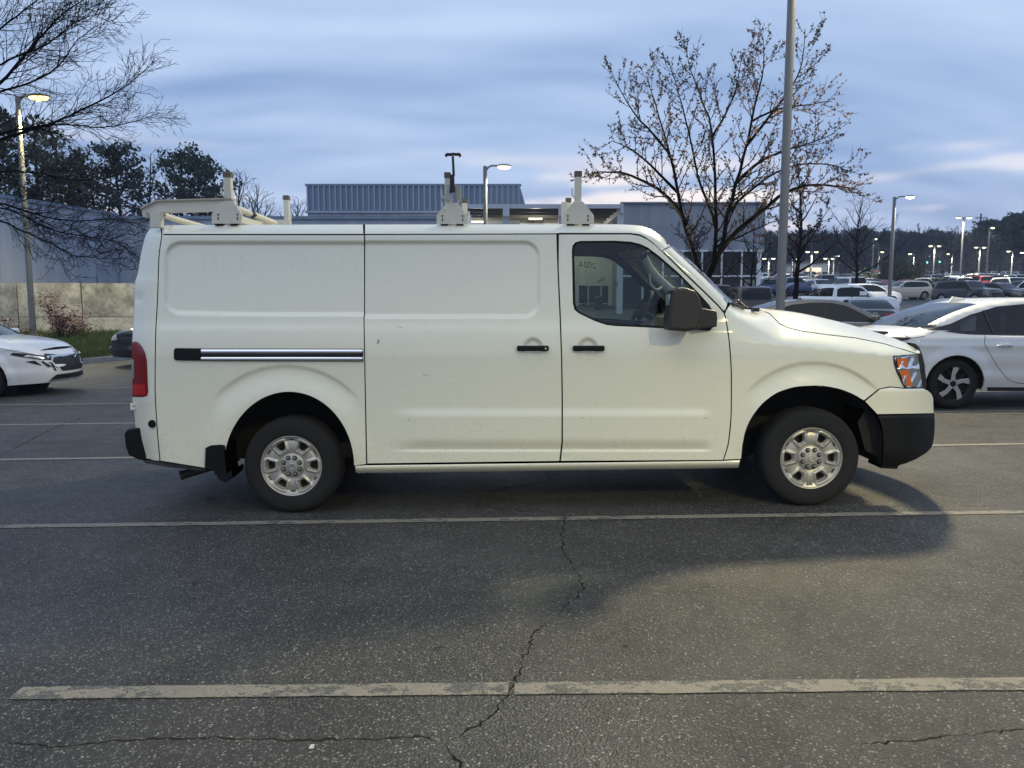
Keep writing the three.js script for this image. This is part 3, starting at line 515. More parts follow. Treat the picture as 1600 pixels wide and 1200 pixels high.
// wheels
function steelWheel(R) {
  const w = new THREE.Group(), k = R / 0.385; w.name = 'wheel';
  const tp = [[0.222, -0.105], [0.236, -0.118], [0.262, -0.126], [0.3, -0.13], [0.335, -0.126], [0.362, -0.112], [0.3765, -0.094], [0.3835, -0.06], [0.385, 0], [0.3835, 0.06], [0.3765, 0.094], [0.362, 0.112], [0.345, 0.1225], [0.335, 0.1265], [0.3335, 0.1255], [0.32, 0.129], [0.3, 0.1305], [0.275, 0.129], [0.262, 0.1275], [0.26, 0.1255], [0.248, 0.124], [0.236, 0.118], [0.222, 0.105]].map(p => new THREE.Vector2(p[0] * k, p[1]));
  const ty = new THREE.LatheGeometry(tp, 96); ty.rotateX(Math.PI / 2);
  mesh('tyre', ty, M.tyre, w);
  const rp = [[0.228, 0.112], [0.238, 0.119], [0.2405, 0.122], [0.236, 0.1235], [0.231, 0.119], [0.226, 0.106], [0.216, 0.09], [0.2, 0.05], [0.195, -0.1]].map(p => new THREE.Vector2(p[0] * k, p[1])); const rim = new THREE.LatheGeometry(rp, 72); rim.rotateX(Math.PI / 2); mesh('rim', rim, M.steel, w);
  // pressed disc with six windows and six slots
  const A0 = Math.PI / 2, ro = 0.2275 * k, ri = 0.098 * k, polys = [];
  const pol = (r, a) => [r * Math.cos(a), r * Math.sin(a)];
  const hz = pchip([[0.06, 0.094], [0.095, 0.097], [0.106, 0.100], [0.15, 0.106], [0.178, 0.104], [0.198, 0.099], [0.21, 0.106], [0.228, 0.112]]);
  const wr0 = 0.137 * k, wr1 = 0.197 * k;
  const winSd = (r, da) => { const half = lerp(0.021, 0.038, clamp((r - wr0) / (wr1 - wr0))) * k, t = Math.abs(da) * r - half, q = Math.max(wr0 - r, r - wr1); const a = Math.max(t, 0), b = Math.max(q, 0); return Math.hypot(a, b) + Math.min(0, Math.max(t, q)); };
  for (let s = 0; s < 6; s++) {
    const a = A0 + (s + 0.5) * Math.PI / 3, b = a + Math.PI / 3, n = 14, o = [];
    for (let q = 0; q <= n; q++) o.push(pol(ro, lerp(a, b, q / n)));
    // down the left half of the next window
    const hw = (r) => lerp(0.021, 0.038, (r - wr0) / (wr1 - wr0)) * k / r;
    const lobe = (c, sg) => { const L = [pol(wr1, c)]; L.push(pol(wr1, c + sg * hw(wr1) * 0.7), pol(wr1 - 0.004 * k, c + sg * hw(wr1) * 0.93), pol(wr1 - 0.012 * k, c + sg * hw(wr1 - 0.012 * k))); L.push(pol(wr0 + 0.014 * k, c + sg * hw(wr0 + 0.014 * k)), pol(wr0 + 0.005 * k, c + sg * hw(wr0) * 0.8), pol(wr0, c + sg * hw(wr0) * 0.35), pol(wr0, c)); return L; };
    o.push(...lobe(b, -1)); for (let q = 0; q <= n; q++) o.push(pol(ri, lerp(b, a, q / n))); o.push(...lobe(a, 1).reverse());
    polys.push(o);
  }
  const pos = (x, y) => {
    const r = Math.hypot(x, y), th = Math.atan2(y, x); let z = hz(r / k);
    const da = (((th - A0) / (Math.PI / 3) - 0.5) % 1 + 1.5) % 1 - 0.5; // offset from the nearest window, in sixths
    const sd = winSd(r, da * Math.PI / 3); z += 0.009 * (1 - sstep(0.002, 0.02, Math.abs(sd - 0.012))) - 0.016 * (1 - sstep(0, 0.012, sd));
    const ds = Math.abs((((th - A0) / (Math.PI / 3)) % 1 + 1.5) % 1 - 0.5) * Math.PI / 3 * r, q = Math.max(ds - 0.016, Math.abs(r / k - 0.2075) - 0.0045); z -= 0.012 * (1 - sstep(-0.001, 0.004, q));
    return new THREE.Vector3(x, y, z);
  };
  const disc = mesh('wheel_disc', panel(polys, 0.006, pos, { vdir: 1, uv: p => [p.x, p.y], flange: 0.02 }), M.steel, w);
  for (let s = 0; s < 6; s++) { const a = A0 + s * Math.PI / 3, g = box(0.03, 0.0075, 0.003); g.rotateZ(a + Math.PI / 2); g.translate(0.2075 * k * Math.cos(a), 0.2075 * k * Math.sin(a), 0.0965); mesh('vent_slot', g, M.gap, disc); }
  const drum = new THREE.CylinderGeometry(0.19, 0.19, 0.02, 40); drum.rotateX(Math.PI / 2); drum.translate(0, 0, 0.03); mesh('brake_drum', drum, std([0.03, 0.025, 0.02], 0.9), w);
  const cp = [[0.0, 0.118], [0.028, 0.118], [0.034, 0.116], [0.06, 0.114], [0.088, 0.109], [0.096, 0.104], [0.1, 0.092]].map(p => new THREE.Vector2(p[0] * k, p[1])); const cap = new THREE.LatheGeometry(cp, 48); cap.rotateX(Math.PI / 2); const hub = mesh('hub_cap', cap, M.steel, w);
  const badge = [new THREE.TorusGeometry(0.021 * k, 0.0032, 8, 28), box(0.052 * k, 0.012, 0.005, 0, 0, 0.001)]; badge.forEach(g => g.translate(0, 0, 0.1195)); const bd = mesh('hub_badge', badge, M.chrome, hub); bd.rotation.z = 0.5;
  for (let s = 0; s < 8; s++) { const a = (s + 0.5) * Math.PI / 4, x = 0.068 * k * Math.cos(a), y = 0.068 * k * Math.sin(a), rg = new THREE.RingGeometry(0.0115, 0.0185, 20); rg.translate(x, y, 0.1145); const pit = new THREE.CircleGeometry(0.0175, 18); pit.translate(x, y, 0.1148); const nut = new THREE.LatheGeometry([[0, 0.135], [0.006, 0.1345], [0.0105, 0.131], [0.0125, 0.125], [0.0125, 0.112]].map(p => new THREE.Vector2(...p)), 14); nut.rotateX(Math.PI / 2); nut.translate(x, y, 0); const nm = mesh('wheel_nut', nut, M.nut, hub); mesh('nut_recess', pit, M.darkTrim, hub); }
  return w;
}
M.nut = std([0.2, 0.19, 0.17], 0.35, 0.9);
{ const r = rng(5); M.tyre = std([0.009, 0.009, 0.0095], 0.86, 0, { bumpMap: dataTex(256, 256, () => { const h = r(); return [h, h, h]; }, false, [3, 3]), bumpScale: 0.002 }); }
for (const [u, v] of [[455, 728], [1268, 716]]) for (const sd of [1, -1]) {
  const c = P(u, v, ZV + 0.02), gy = gh(c.x, -ZV), R = c.y - gy - 0.0; const w = steelWheel(R); w.position.set(c.x - VO.x, gy + R - 0.002, sd * 0.855); if (sd < 0) w.rotation.y = Math.PI; van.add(w); if (sd > 0) console.log('wheel', u, R.toFixed(3));
}
// cab
{
  const bx = P(886, 450, ZV).sub(VO).x; mesh('bulkhead', box(0.03, 1.5, 1.7, bx - 0.04, 1.2, 0), M.interior, van);
  const d0 = P(1105, 480, ZV + 0.8).sub(VO).x; const dash = [[d0 - 0.42, 1.02], [d0 - 0.38, 1.28], [d0 - 0.3, 1.36], [d0 - 0.12, 1.4], [d0 + 0.16, 1.38], [d0 + 0.18, 0.9], [d0 - 0.4, 0.9]]; const g = shapeGeo(dash, 1.3, 0.02); g.translate(0, 0, -0.65); mesh('dashboard', g, M.interior, van);
  const tor = new THREE.TorusGeometry(0.19, 0.016, 10, 40); tor.rotateY(Math.PI / 2); tor.rotateZ(-0.5); const sp = [tor, (() => { const b = box(0.03, 0.13, 0.13, 0, 0, 0, 0.012); b.rotateZ(-0.5); return b; })()]; for (const a of [0, Math.PI]) { const s = rod([0, 0, 0], [0, 0, Math.cos(a) * 0.18], 0.012); sp.push(s); }
  sp.push(rod([0, 0, 0], [0.3, -0.16, 0], 0.03)); const m = mesh('steering_wheel', sp, M.interior, van); m.position.copy(P(1001, 486, ZV + 1.42).sub(VO));
  mesh('headliner', box(0.62, 0.03, 1.5, P(945, 450, ZV).sub(VO).x, P(960, 372, ZV).y, 0), M.interior, van);
  mesh('cab_floor', box(1.3, 0.06, 1.7, P(960, 450, ZV).sub(VO).x, 0.6, 0), M.interior, van);
  // trim and grab handle on the far windscreen pillar
  const q = (u, v, D) => P(u, v, D).sub(VO); mesh('pillar_trim', tube([q(1003, 402, 7.0), q(1012, 420, 7.05), q(1035, 445, 7.08), q(1066, 470, 7.1)], 0.055, 20, 10), M.trimGrey, van);
  mesh('grab_handle', tube([q(1014, 428, 6.98), q(1017, 446, 6.93), q(1026, 453, 6.93), q(1034, 449, 6.98)], 0.013, 16, 8), M.trimGrey, van);
  mesh('sun_visor', box(0.16, 0.02, 0.5, q(1003, 388, 6.9).x, q(1003, 388, 6.9).y, -0.45), M.interior, van);
  // sale writing on the far window, read from outside it
  const font = await new FontLoader().loadAsync('fonts/droid/droid_sans_regular.typeface.json'), ink = std([0.75, 0.76, 0.72], 0.8), inkD = std([0.06, 0.07, 0.06], 0.8);
  const put = (s, u, v, h, tilt, mat) => { const t = new TextGeometry(s, { font, size: h, depth: 0.001, curveSegments: 3 }); t.computeBoundingBox(); t.scale(-1, 1, 1); t.rotateZ(tilt); const p = P(u, v, 7.27).sub(VO); t.translate(p.x, p.y, -0.88); mesh('window_writing', t, mat, van); };
  put('2024', 932, 420, 0.055, -0.12, inkD); put('V6', 920, 455, 0.06, 0.05, ink); put('58,500', 944, 476, 0.05, 0, ink); put('miles', 962, 484, 0.035, -0.04, inkD); put('V', 968, 447, 0.05, 0.1, inkD); put('low', 946, 437, 0.035, 0.5, inkD);
}
{ // wiper arm resting at the foot of the glass
  const a = P(1144, 475, ZV + 0.35).sub(VO), b = P(1163, 481, ZV + 0.62).sub(VO); mesh('wiper', [rod(P(1153, 470, ZV + 0.5).sub(VO), P(1168, 482, ZV + 0.4).sub(VO), 0.008), rod(a, b, 0.012), box(0.05, 0.03, 0.05, P(1180, 484, ZV + 0.5).sub(VO).x, P(1180, 484, ZV + 0.5).sub(VO).y, 0.5)], M.black, van);
}
// ladder rack
{
  const D1 = ZV + 0.26, q = (u, v, D = D1) => P(u, v, D).sub(VO); // near posts stand on the roof edge
  const rack = mesh('ladder_rack', (() => { const g = []; for (const u of [356, 707, 903]) { const a = q(u, 349, D1); g.push(box(0.06, 0.05, 1.5, a.x, a.y + 0.05, 0)); } return g; })(), M.rackPaint, van);
  rack.userData.label = 'cream steel ladder rack bolted to the roof';
  const flat = (name, pts, t = 0.012, D = D1, mat = M.rackPaint) => { const g = shapeGeo(pts.map(([u, v]) => { const p = q(u, v, D); return [p.x, p.y]; }), t, 0.002); g.translate(0, 0, -D - ZC); return mesh(name, g, mat, rack); };
  const post = (u0, u1, v0, v1, D = D1, cap = true, dep = 0.055) => { const a = q(u0, v0, D), b = q(u1, v1, D), w = b.x - a.x, h = a.y - b.y; mesh('upright_post', box(w, h, dep, (a.x + b.x) / 2, (a.y + b.y) / 2, a.z - dep / 2, 0.004), M.rackPaint, rack); if (cap) mesh('post_cap', box(w + 0.006, 0.042, dep + 0.006, (a.x + b.x) / 2, a.y + 0.002, a.z - dep / 2, 0.004), M.rust, rack); };
  const bracket = (c, wt, wb, vt, vm, vb) => {
    const m = flat('bracket_plate', [[c - wt, vt], [c + wt, vt], [c + wb, vm], [c + wb, vb], [c - wb, vb], [c - wb, vm]], 0.02);
    for (const s of [-1, 1]) { const p = q(c + s * wb * 0.66, vm + 0.5, D1 - 0.022), h = new THREE.CylinderGeometry(0.0065, 0.0065, 0.006, 14); h.rotateX(Math.PI / 2); h.translate(p.x, p.y, p.z); mesh('bolt_hole', h, M.black, m); const p2 = q(c + s * wb * 0.66, vm + 6.5, D1 - 0.022); mesh('bolt_slot', box(0.008, 0.02, 0.006, p2.x, p2.y, p2.z), M.darkTrim, m); }
  };
  const footPad = (c) => { for (const s of [-12, 12]) { const p = q(c + s, 351, D1 + 0.02); mesh('rack_foot', box(0.05, 0.014, 0.08, p.x, p.y, p.z), M.rubber, rack); } };
  post(348.5, 361.5, 273, 320); bracket(356, 10, 23, 316, 335, 349.5); footPad(356);
  post(442.5, 451.5, 309, 350, ZV + 1.75); post(694.5, 703.5, 274, 320); bracket(707, 8, 24, 318, 337, 350); footPad(707);
  post(721.5, 729.5, 314, 350, ZV + 1.7); post(898.5, 908.5, 272, 318); bracket(903, 7.5, 24, 316, 337, 350); footPad(903); post(884.5, 892, 313, 350, ZV + 1.7);
  flat('bracket_plate', [[877.5, 316], [885, 316], [888, 350], [877.5, 350]], 0.01, D1 + 0.3);
  // side rail that runs back to the tail, its post, and braces
  flat('side_rail', [[226, 327], [250, 315.5], [365, 312.5], [369, 314], [369, 326], [366, 332], [355, 330], [258, 333], [252, 335.5], [238, 340.5], [228, 339.5]], 0.045, D1 + 0.052);
  flat('rail_lip', [[225, 326], [250, 314.2], [366, 311.2], [366, 312.8], [250, 316], [226, 328]], 0.06, D1 + 0.05, std([0.42, 0.38, 0.3], 0.7));
  { const p = q(230, 334, D1 - 0.012), h = new THREE.CylinderGeometry(0.012, 0.012, 0.01, 12); h.rotateX(Math.PI / 2); h.translate(p.x, p.y, p.z); mesh('rail_bolt', h, M.galv, rack); }
  flat('rail_post', [[240, 335], [255.5, 332], [256, 356], [240, 356]], 0.05, D1 + 0.012);
  mesh('brace', rod(q(255, 337, D1 + 0.05), q(322, 356, D1 + 0.6), 0.022, 0.022, 10), M.rackPaint, rack);
  { const g = rod(q(371, 326, D1 + 0.3), q(430, 349, D1 + 0.9), 0.026, 0.026, 4); mesh('brace', g, M.rackPaint, rack); const b = rod(q(393.5, 334.5, D1 + 0.5), q(396.5, 336, D1 + 0.53), 0.032, 0.032, 4); mesh('brace_band', b, M.black, rack); }
  flat('side_rail', [[380, 345], [455, 344], [455, 351], [380, 351]], 0.04, ZV + 1.7);
  const hook = (u, v, s, D = D1 - 0.02) => mesh('rope_hook', tube([q(u + 6 * s, v + 9, D), q(u + 1 * s, v + 6, D), q(u, v + 2, D), q(u, v - 5, D)], 0.006, 12, 6), M.rackPaint, rack);
  hook(346, 298, 1); hook(690, 301, 1); hook(894, 300, 1); hook(691, 320, 1); hook(733, 335, -1, ZV + 1.65); hook(455, 337, -1, ZV + 1.7);
  // clamp with a T handle
  const cl = flat('ratchet_clamp', [[704, 274], [709.5, 274], [710, 290], [712, 301], [703, 301], [704, 292]], 0.03, D1 - 0.03, M.black);
  mesh('clamp_plate', (() => { const g = shapeGeo([[698, 290], [706, 290], [707, 314], [698, 314]].map(([u, v]) => { const p = q(u, v); return [p.x, p.y]; }), 0.03); g.translate(0, 0, -D1 - ZC + 0.01); return g; })(), M.galv, cl);
  mesh('clamp_plate', (() => { const g = shapeGeo([[712, 289], [720, 289], [720, 314], [713, 314]].map(([u, v]) => { const p = q(u, v); return [p.x, p.y]; }), 0.02); g.translate(0, 0, -D1 - ZC - 0.05); return g; })(), std([0.4, 0.38, 0.33], 0.6, 0.2), cl);
  mesh('clamp_handle', [rod(q(709, 275, D1 - 0.04), q(707.5, 244, D1 - 0.04), 0.0095, 0.0085), tube([q(696.5, 244.5, D1 - 0.04), q(698.5, 241.2, D1 - 0.04), q(703, 241.6, D1 - 0.04), q(708, 240.8, D1 - 0.04), q(713, 241.4, D1 - 0.04), q(717.5, 241, D1 - 0.04), q(719.5, 244.5, D1 - 0.04)], 0.011, 24, 8)], M.black, cl);
}
// ---------------------------------------------------------------- street lamps
M.pole = std([0.19, 0.195, 0.195], 0.5, 0.25);
M.poleDark = std([0.1, 0.1, 0.1], 0.6, 0.2);
M.concreteBase = std([0.24, 0.235, 0.22], 0.9);
const glowMat = (c, k) => new THREE.MeshStandardMaterial({ color: 0x222222, emissive: new THREE.Color().setRGB(...c), emissiveIntensity: k, side: THREE.DoubleSide });
M.glowWarm = glowMat([1, 0.80, 0.24], 3.2); M.glowPale = glowMat([1, 0.92, 0.6], 4);
function streetLamp({ base, top, heads, arm = 1.1, r0 = 0.085, r1 = 0.06, label, group, intensity = 0, color = [1, 0.86, 0.52], glow = M.glowPale, scale = 1, square = false, plinth = 0, mat = M.pole, angle = 1.22, soft = 8 }) {
  const o = thing('street_lamp', label, 'street lamp', base.toArray(), group), H = top - base.y, n = square ? 4 : 12;
  const pg = new THREE.CylinderGeometry(r1, r0, H, n, 1); if (square) pg.rotateY(Math.PI / 4); pg.translate(0, H / 2, 0); mesh('pole', pg, mat, o);
  if (plinth) { const g = new THREE.CylinderGeometry(0.3, 0.3, plinth, 28); g.translate(0, plinth / 2 - 0.02, 0); mesh('concrete_base', g, M.concreteBase, o); mesh('base_plate', box(0.34, 0.03, 0.34, 0, plinth + 0.0, 0), mat, o); }
  else mesh('base_plate', box(0.3, 0.025, 0.3, 0, 0.014, 0), mat, o);
  for (const az of heads) {
    const c = Math.cos(az), s = -Math.sin(az), e = arm * scale, hl = 0.62 * scale;
    const a = mesh('lamp_arm', tube([[0, H - 0.28 * scale, 0], [c * e * 0.22, H - 0.08 * scale, s * e * 0.22], [c * e * 0.5, H + 0.02, s * e * 0.5], [c * e, H + 0.03, s * e]], 0.042 * scale, 14, 8), mat, o);
    const hs = new THREE.SphereGeometry(1, 20, 12, 0, Math.PI * 2, 0, Math.PI / 2); hs.scale(hl * 0.58, 0.11 * scale, 0.17 * scale); hs.translate(hl * 0.5, 0, 0); hs.rotateY(az); hs.translate(c * e, H + 0.01, s * e); const head = mesh('lamp_head', hs, mat, o);
    const ls = new THREE.SphereGeometry(1, 18, 10, 0, Math.PI * 2, Math.PI / 2, Math.PI / 2); ls.scale(hl * 0.5, 0.13 * scale, 0.15 * scale); ls.translate(hl * 0.52, 0, 0); ls.rotateY(az); ls.translate(c * e, H, s * e); mesh('lamp_lens', ls, glow, head);
    if (intensity) {
      const L = new THREE.SpotLight(new THREE.Color().setRGB(...color), intensity, 0, angle, 0.45, 2); L.position.set(c * (e + hl * 0.52), H - 0.15 * scale, s * (e + hl * 0.52)); L.target.position.set(L.position.x, 0, L.position.z); L.castShadow = true; L.shadow.radius = soft; L.shadow.bias = -0.0005; o.add(L); o.add(L.target);
    }
  }
  return o;
}
const YV = (v, D) => EYE + (470 - v) / FOC * D, XU = (u, D) => (u - 800) / FOC * D;
const at = (u, D) => { const x = (u - 800) / FOC * D; return new THREE.Vector3(x, gh(x, -D), -D); };
const topY = (v, D) => EYE + (470 - v) / FOC * D;
// the one just behind the van, its lamp above the picture; and its twin across the aisle behind the viewer
streetLamp({ base: at(1217, 12.2), top: 8.3, heads: [0.1], arm: 0.4, r0: 0.078, r1: 0.066, square: true, angle: 1.46, soft: 20, label: 'tall grey square steel lamp post rising right behind the white van', intensity: 290, color: [1, 0.85, 0.5], glow: M.glowWarm, plinth: 0.5 });
{ const b = new THREE.Vector3(7.6, 0, 8.6); b.y = gh(b.x, b.z); streetLamp({ base: b, top: 8.6, heads: [Math.PI], arm: 0.9, r0: 0.085, r1: 0.07, square: true, label: 'grey lamp post on the open side of the lot facing the flank of the van', intensity: 1700, color: [1, 0.85, 0.33], glow: M.glowWarm }); }
{ const b = at(53, 25); b.y = 0.06; streetLamp({ base: b, top: topY(164, 25), heads: [0], arm: 0.35, r0: 0.1, r1: 0.07, label: 'slim lamp post on the grass bank with a glowing yellow head among bare branches', intensity: 170, color: [1, 0.84, 0.42], glow: M.glowWarm, plinth: 0.35 }); }
streetLamp({ base: at(759, 36), top: topY(266, 36), heads: [0.1], arm: 0.55, r0: 0.11, r1: 0.09, label: 'grey lamp post with one short curved arm beside the blue ribbed roof', intensity: 170, color: [1, 0.88, 0.58] });
streetLamp({ base: at(1386, 52), top: topY(312, 52), heads: [0], arm: 0.7, r0: 0.13, r1: 0.1, label: 'grey lamp post with one arm beside the cream crossover', intensity: 180, color: [1, 0.92, 0.72] });
const farL = [[1494, 343, 84, [0.2, Math.PI + 0.2], 1], [1534, 358, 92, [0.5], 1], [1452, 386, 118, [0.1, 3.2], 0], [1421, 398, 128, [3.0], 0], [1480, 398, 132, [3.1], 0], [1522, 388, 122, [0.1, 3.2], 0], [1357, 375, 104, [0.6], 1], [1366, 395, 126, [0.3], 0], [1297, 401, 122, [0.2], 0], [1290, 405, 122, [0.3, 3.3], 0], [1263, 395, 110, [0.2, 3.3], 1], [1233, 406, 116, [0.3], 0], [1197, 405, 112, [0.2, 3.2], 1], [1573, 394, 120, [3.1], 0], [1594, 396, 126, [3.0], 0]];
for (const [u, v, D, hd, lit] of farL) streetLamp({ base: at(u, D), top: topY(v, D), heads: hd, arm: 0.35, r0: 0.11, r1: 0.08, scale: 1.0, label: hd.length > 1 ? 'lit far-off lamp post with two heads above the packed car lot' : 'lit far-off lamp post with one head above the packed car lot', group: hd.length > 1 ? 'two-headed lamps over the far lot' : 'one-headed lamps over the far lot', intensity: 300, color: [1, 0.93, 0.72] });
// ---------------------------------------------------------------- cars
const smoothPts = (pts, n = 5) => { if (pts.length < 3) return sub(pts, n); const c = new THREE.CatmullRomCurve3(pts.map(p => new THREE.Vector3(p[0], p[1], 0)), false, 'centripetal'); return c.getPoints((pts.length - 1) * n).map(p => [p.x, p.y]); };
const SPEC = {
  sedan: { L: 4.64, W: 1.82, R: 0.325, wheels: [-1.36, 1.35], belt: 0.96, tum: 0.40,
    top: { rear: [[-2.22, 0.26], [-2.29, 0.42], [-2.31, 0.62], [-2.29, 0.82], [-2.26, 0.965]], deck: [[-2.26, 0.965], [-2.2, 0.995], [-1.98, 1.03], [-1.78, 1.055]], rglass: [[-1.78, 1.055], [-1.35, 1.255], [-0.98, 1.375]], roof: [[-0.98, 1.375], [-0.6, 1.435], [-0.1, 1.45], [0.25, 1.425], [0.5, 1.37]], wind: [[0.5, 1.37], [0.85, 1.2], [1.22, 1.015]], hood: [[1.22, 1.015], [1.6, 0.96], [1.95, 0.88], [2.14, 0.79]], front: [[2.14, 0.79], [2.24, 0.7], [2.29, 0.58], [2.31, 0.42], [2.27, 0.24]] },
    dlo: [[-1.42, 1.03], [-1.28, 1.12], [-1.02, 1.265], [-0.75, 1.345], [-0.3, 1.385], [0.1, 1.375], [0.4, 1.315], [0.7, 1.16], [0.98, 1.0], [0.92, 0.955], [0.1, 0.955], [-0.75, 0.965], [-1.2, 0.985]], bp: [-0.13, -0.05] },
  suv: { L: 4.7, W: 1.9, R: 0.37, wheels: [-1.38, 1.4], belt: 1.1, tum: 0.30,
    top: { rear: [[-2.24, 0.36], [-2.32, 0.55], [-2.33, 0.8], [-2.3, 1.08]], deck: [[-2.3, 1.08], [-2.28, 1.12]], rglass: [[-2.28, 1.12], [-2.14, 1.38], [-1.9, 1.6]], roof: [[-1.9, 1.6], [-1.96, 1.62], [-1.4, 1.68], [-0.4, 1.7], [0.2, 1.66], [0.42, 1.61]], wind: [[0.42, 1.61], [0.75, 1.42], [1.15, 1.18]], hood: [[1.15, 1.18], [1.6, 1.14], [2.0, 1.06], [2.2, 0.96]], front: [[2.2, 0.96], [2.3, 0.82], [2.34, 0.6], [2.28, 0.34]] },
    dlo: [[-1.95, 1.2], [-1.72, 1.5], [-1.3, 1.575], [-0.4, 1.6], [0.15, 1.575], [0.35, 1.53], [0.65, 1.36], [0.92, 1.17], [0.86, 1.1], [0, 1.1], [-0.9, 1.12], [-1.5, 1.15]], bp: [-0.12, 0.0] },
  wagon: { L: 5.1, W: 2.02, R: 0.4, wheels: [-1.5, 1.5], belt: 1.2, tum: 0.2,
    top: { rear: [[-2.46, 0.4], [-2.54, 0.6], [-2.54, 0.9], [-2.52, 1.18]], deck: [[-2.52, 1.18], [-2.51, 1.22]], rglass: [[-2.51, 1.22], [-2.45, 1.55], [-2.36, 1.78]], roof: [[-2.36, 1.78], [-2.2, 1.85], [-1, 1.89], [0.2, 1.86], [0.55, 1.79]], wind: [[0.55, 1.79], [0.8, 1.55], [1.1, 1.28]], hood: [[1.1, 1.28], [1.7, 1.25], [2.2, 1.18], [2.4, 1.08]], front: [[2.4, 1.08], [2.5, 0.9], [2.53, 0.6], [2.47, 0.36]] },
    dlo: [[-2.28, 1.26], [-2.16, 1.66], [-1.6, 1.74], [-0.4, 1.76], [0.3, 1.74], [0.5, 1.67], [0.72, 1.46], [0.9, 1.26], [0.85, 1.22], [-0.9, 1.22], [-1.6, 1.22]], bp: [-0.12, 0.02] },
  pickup: { L: 5.85, W: 2.03, R: 0.41, wheels: [-1.82, 1.86], belt: 1.24, tum: 0.2,
    top: { rear: [[-2.88, 0.5], [-2.92, 0.7], [-2.92, 1.0], [-2.9, 1.26]], deck: [[-2.9, 1.26], [-2.85, 1.29], [-1.6, 1.29], [-0.98, 1.29]], rglass: [[-0.98, 1.29], [-0.94, 1.5], [-0.86, 1.76]], roof: [[-0.86, 1.76], [-0.7, 1.86], [-0.1, 1.92], [0.5, 1.9], [0.78, 1.83]], wind: [[0.78, 1.83], [1.05, 1.58], [1.38, 1.33]], hood: [[1.38, 1.33], [1.9, 1.3], [2.5, 1.24], [2.76, 1.15]], front: [[2.76, 1.15], [2.88, 1.02], [2.93, 0.7], [2.88, 0.42]] },
    dlo: [[-0.76, 1.3], [-0.72, 1.68], [-0.5, 1.77], [0.1, 1.8], [0.62, 1.77], [0.82, 1.66], [1.0, 1.48], [1.14, 1.3], [1.08, 1.27], [-0.7, 1.27]], bp: [0.05, 0.14] },
  classic: { L: 5.2, W: 1.9, R: 0.33, wheels: [-1.45, 1.5], belt: 0.95, tum: 0.4,
    top: { rear: [[-2.5, 0.3], [-2.58, 0.5], [-2.6, 0.75], [-2.56, 0.93]], deck: [[-2.56, 0.93], [-2.3, 1.0], [-1.75, 1.02]], rglass: [[-1.75, 1.02], [-1.5, 1.2], [-1.2, 1.36]], roof: [[-1.2, 1.36], [-0.8, 1.43], [-0.1, 1.45], [0.3, 1.42], [0.5, 1.37]], wind: [[0.5, 1.37], [0.85, 1.18], [1.15, 1.0]], hood: [[1.15, 1.0], [1.7, 0.97], [2.2, 0.9], [2.42, 0.82]], front: [[2.42, 0.82], [2.52, 0.72], [2.53, 0.56], [2.6, 0.52], [2.6, 0.4], [2.52, 0.28]] },
    dlo: [[-1.5, 1.0], [-1.2, 1.25], [-0.85, 1.35], [-0.2, 1.38], [0.3, 1.34], [0.6, 1.2], [0.9, 0.97], [0, 0.95], [-1, 0.96]], bp: [-0.1, -0.02] },
};
M.carGlass = phys([0.008, 0.010, 0.011], 0.06, 0, { specularIntensity: 0.6 });
const paints = {};
function paint(c, flake = 0.15) { const k = c.join(); return paints[k] ??= phys(c, 0.42, flake, { clearcoat: 1, clearcoatRoughness: 0.06 }); }
const alloys = {};
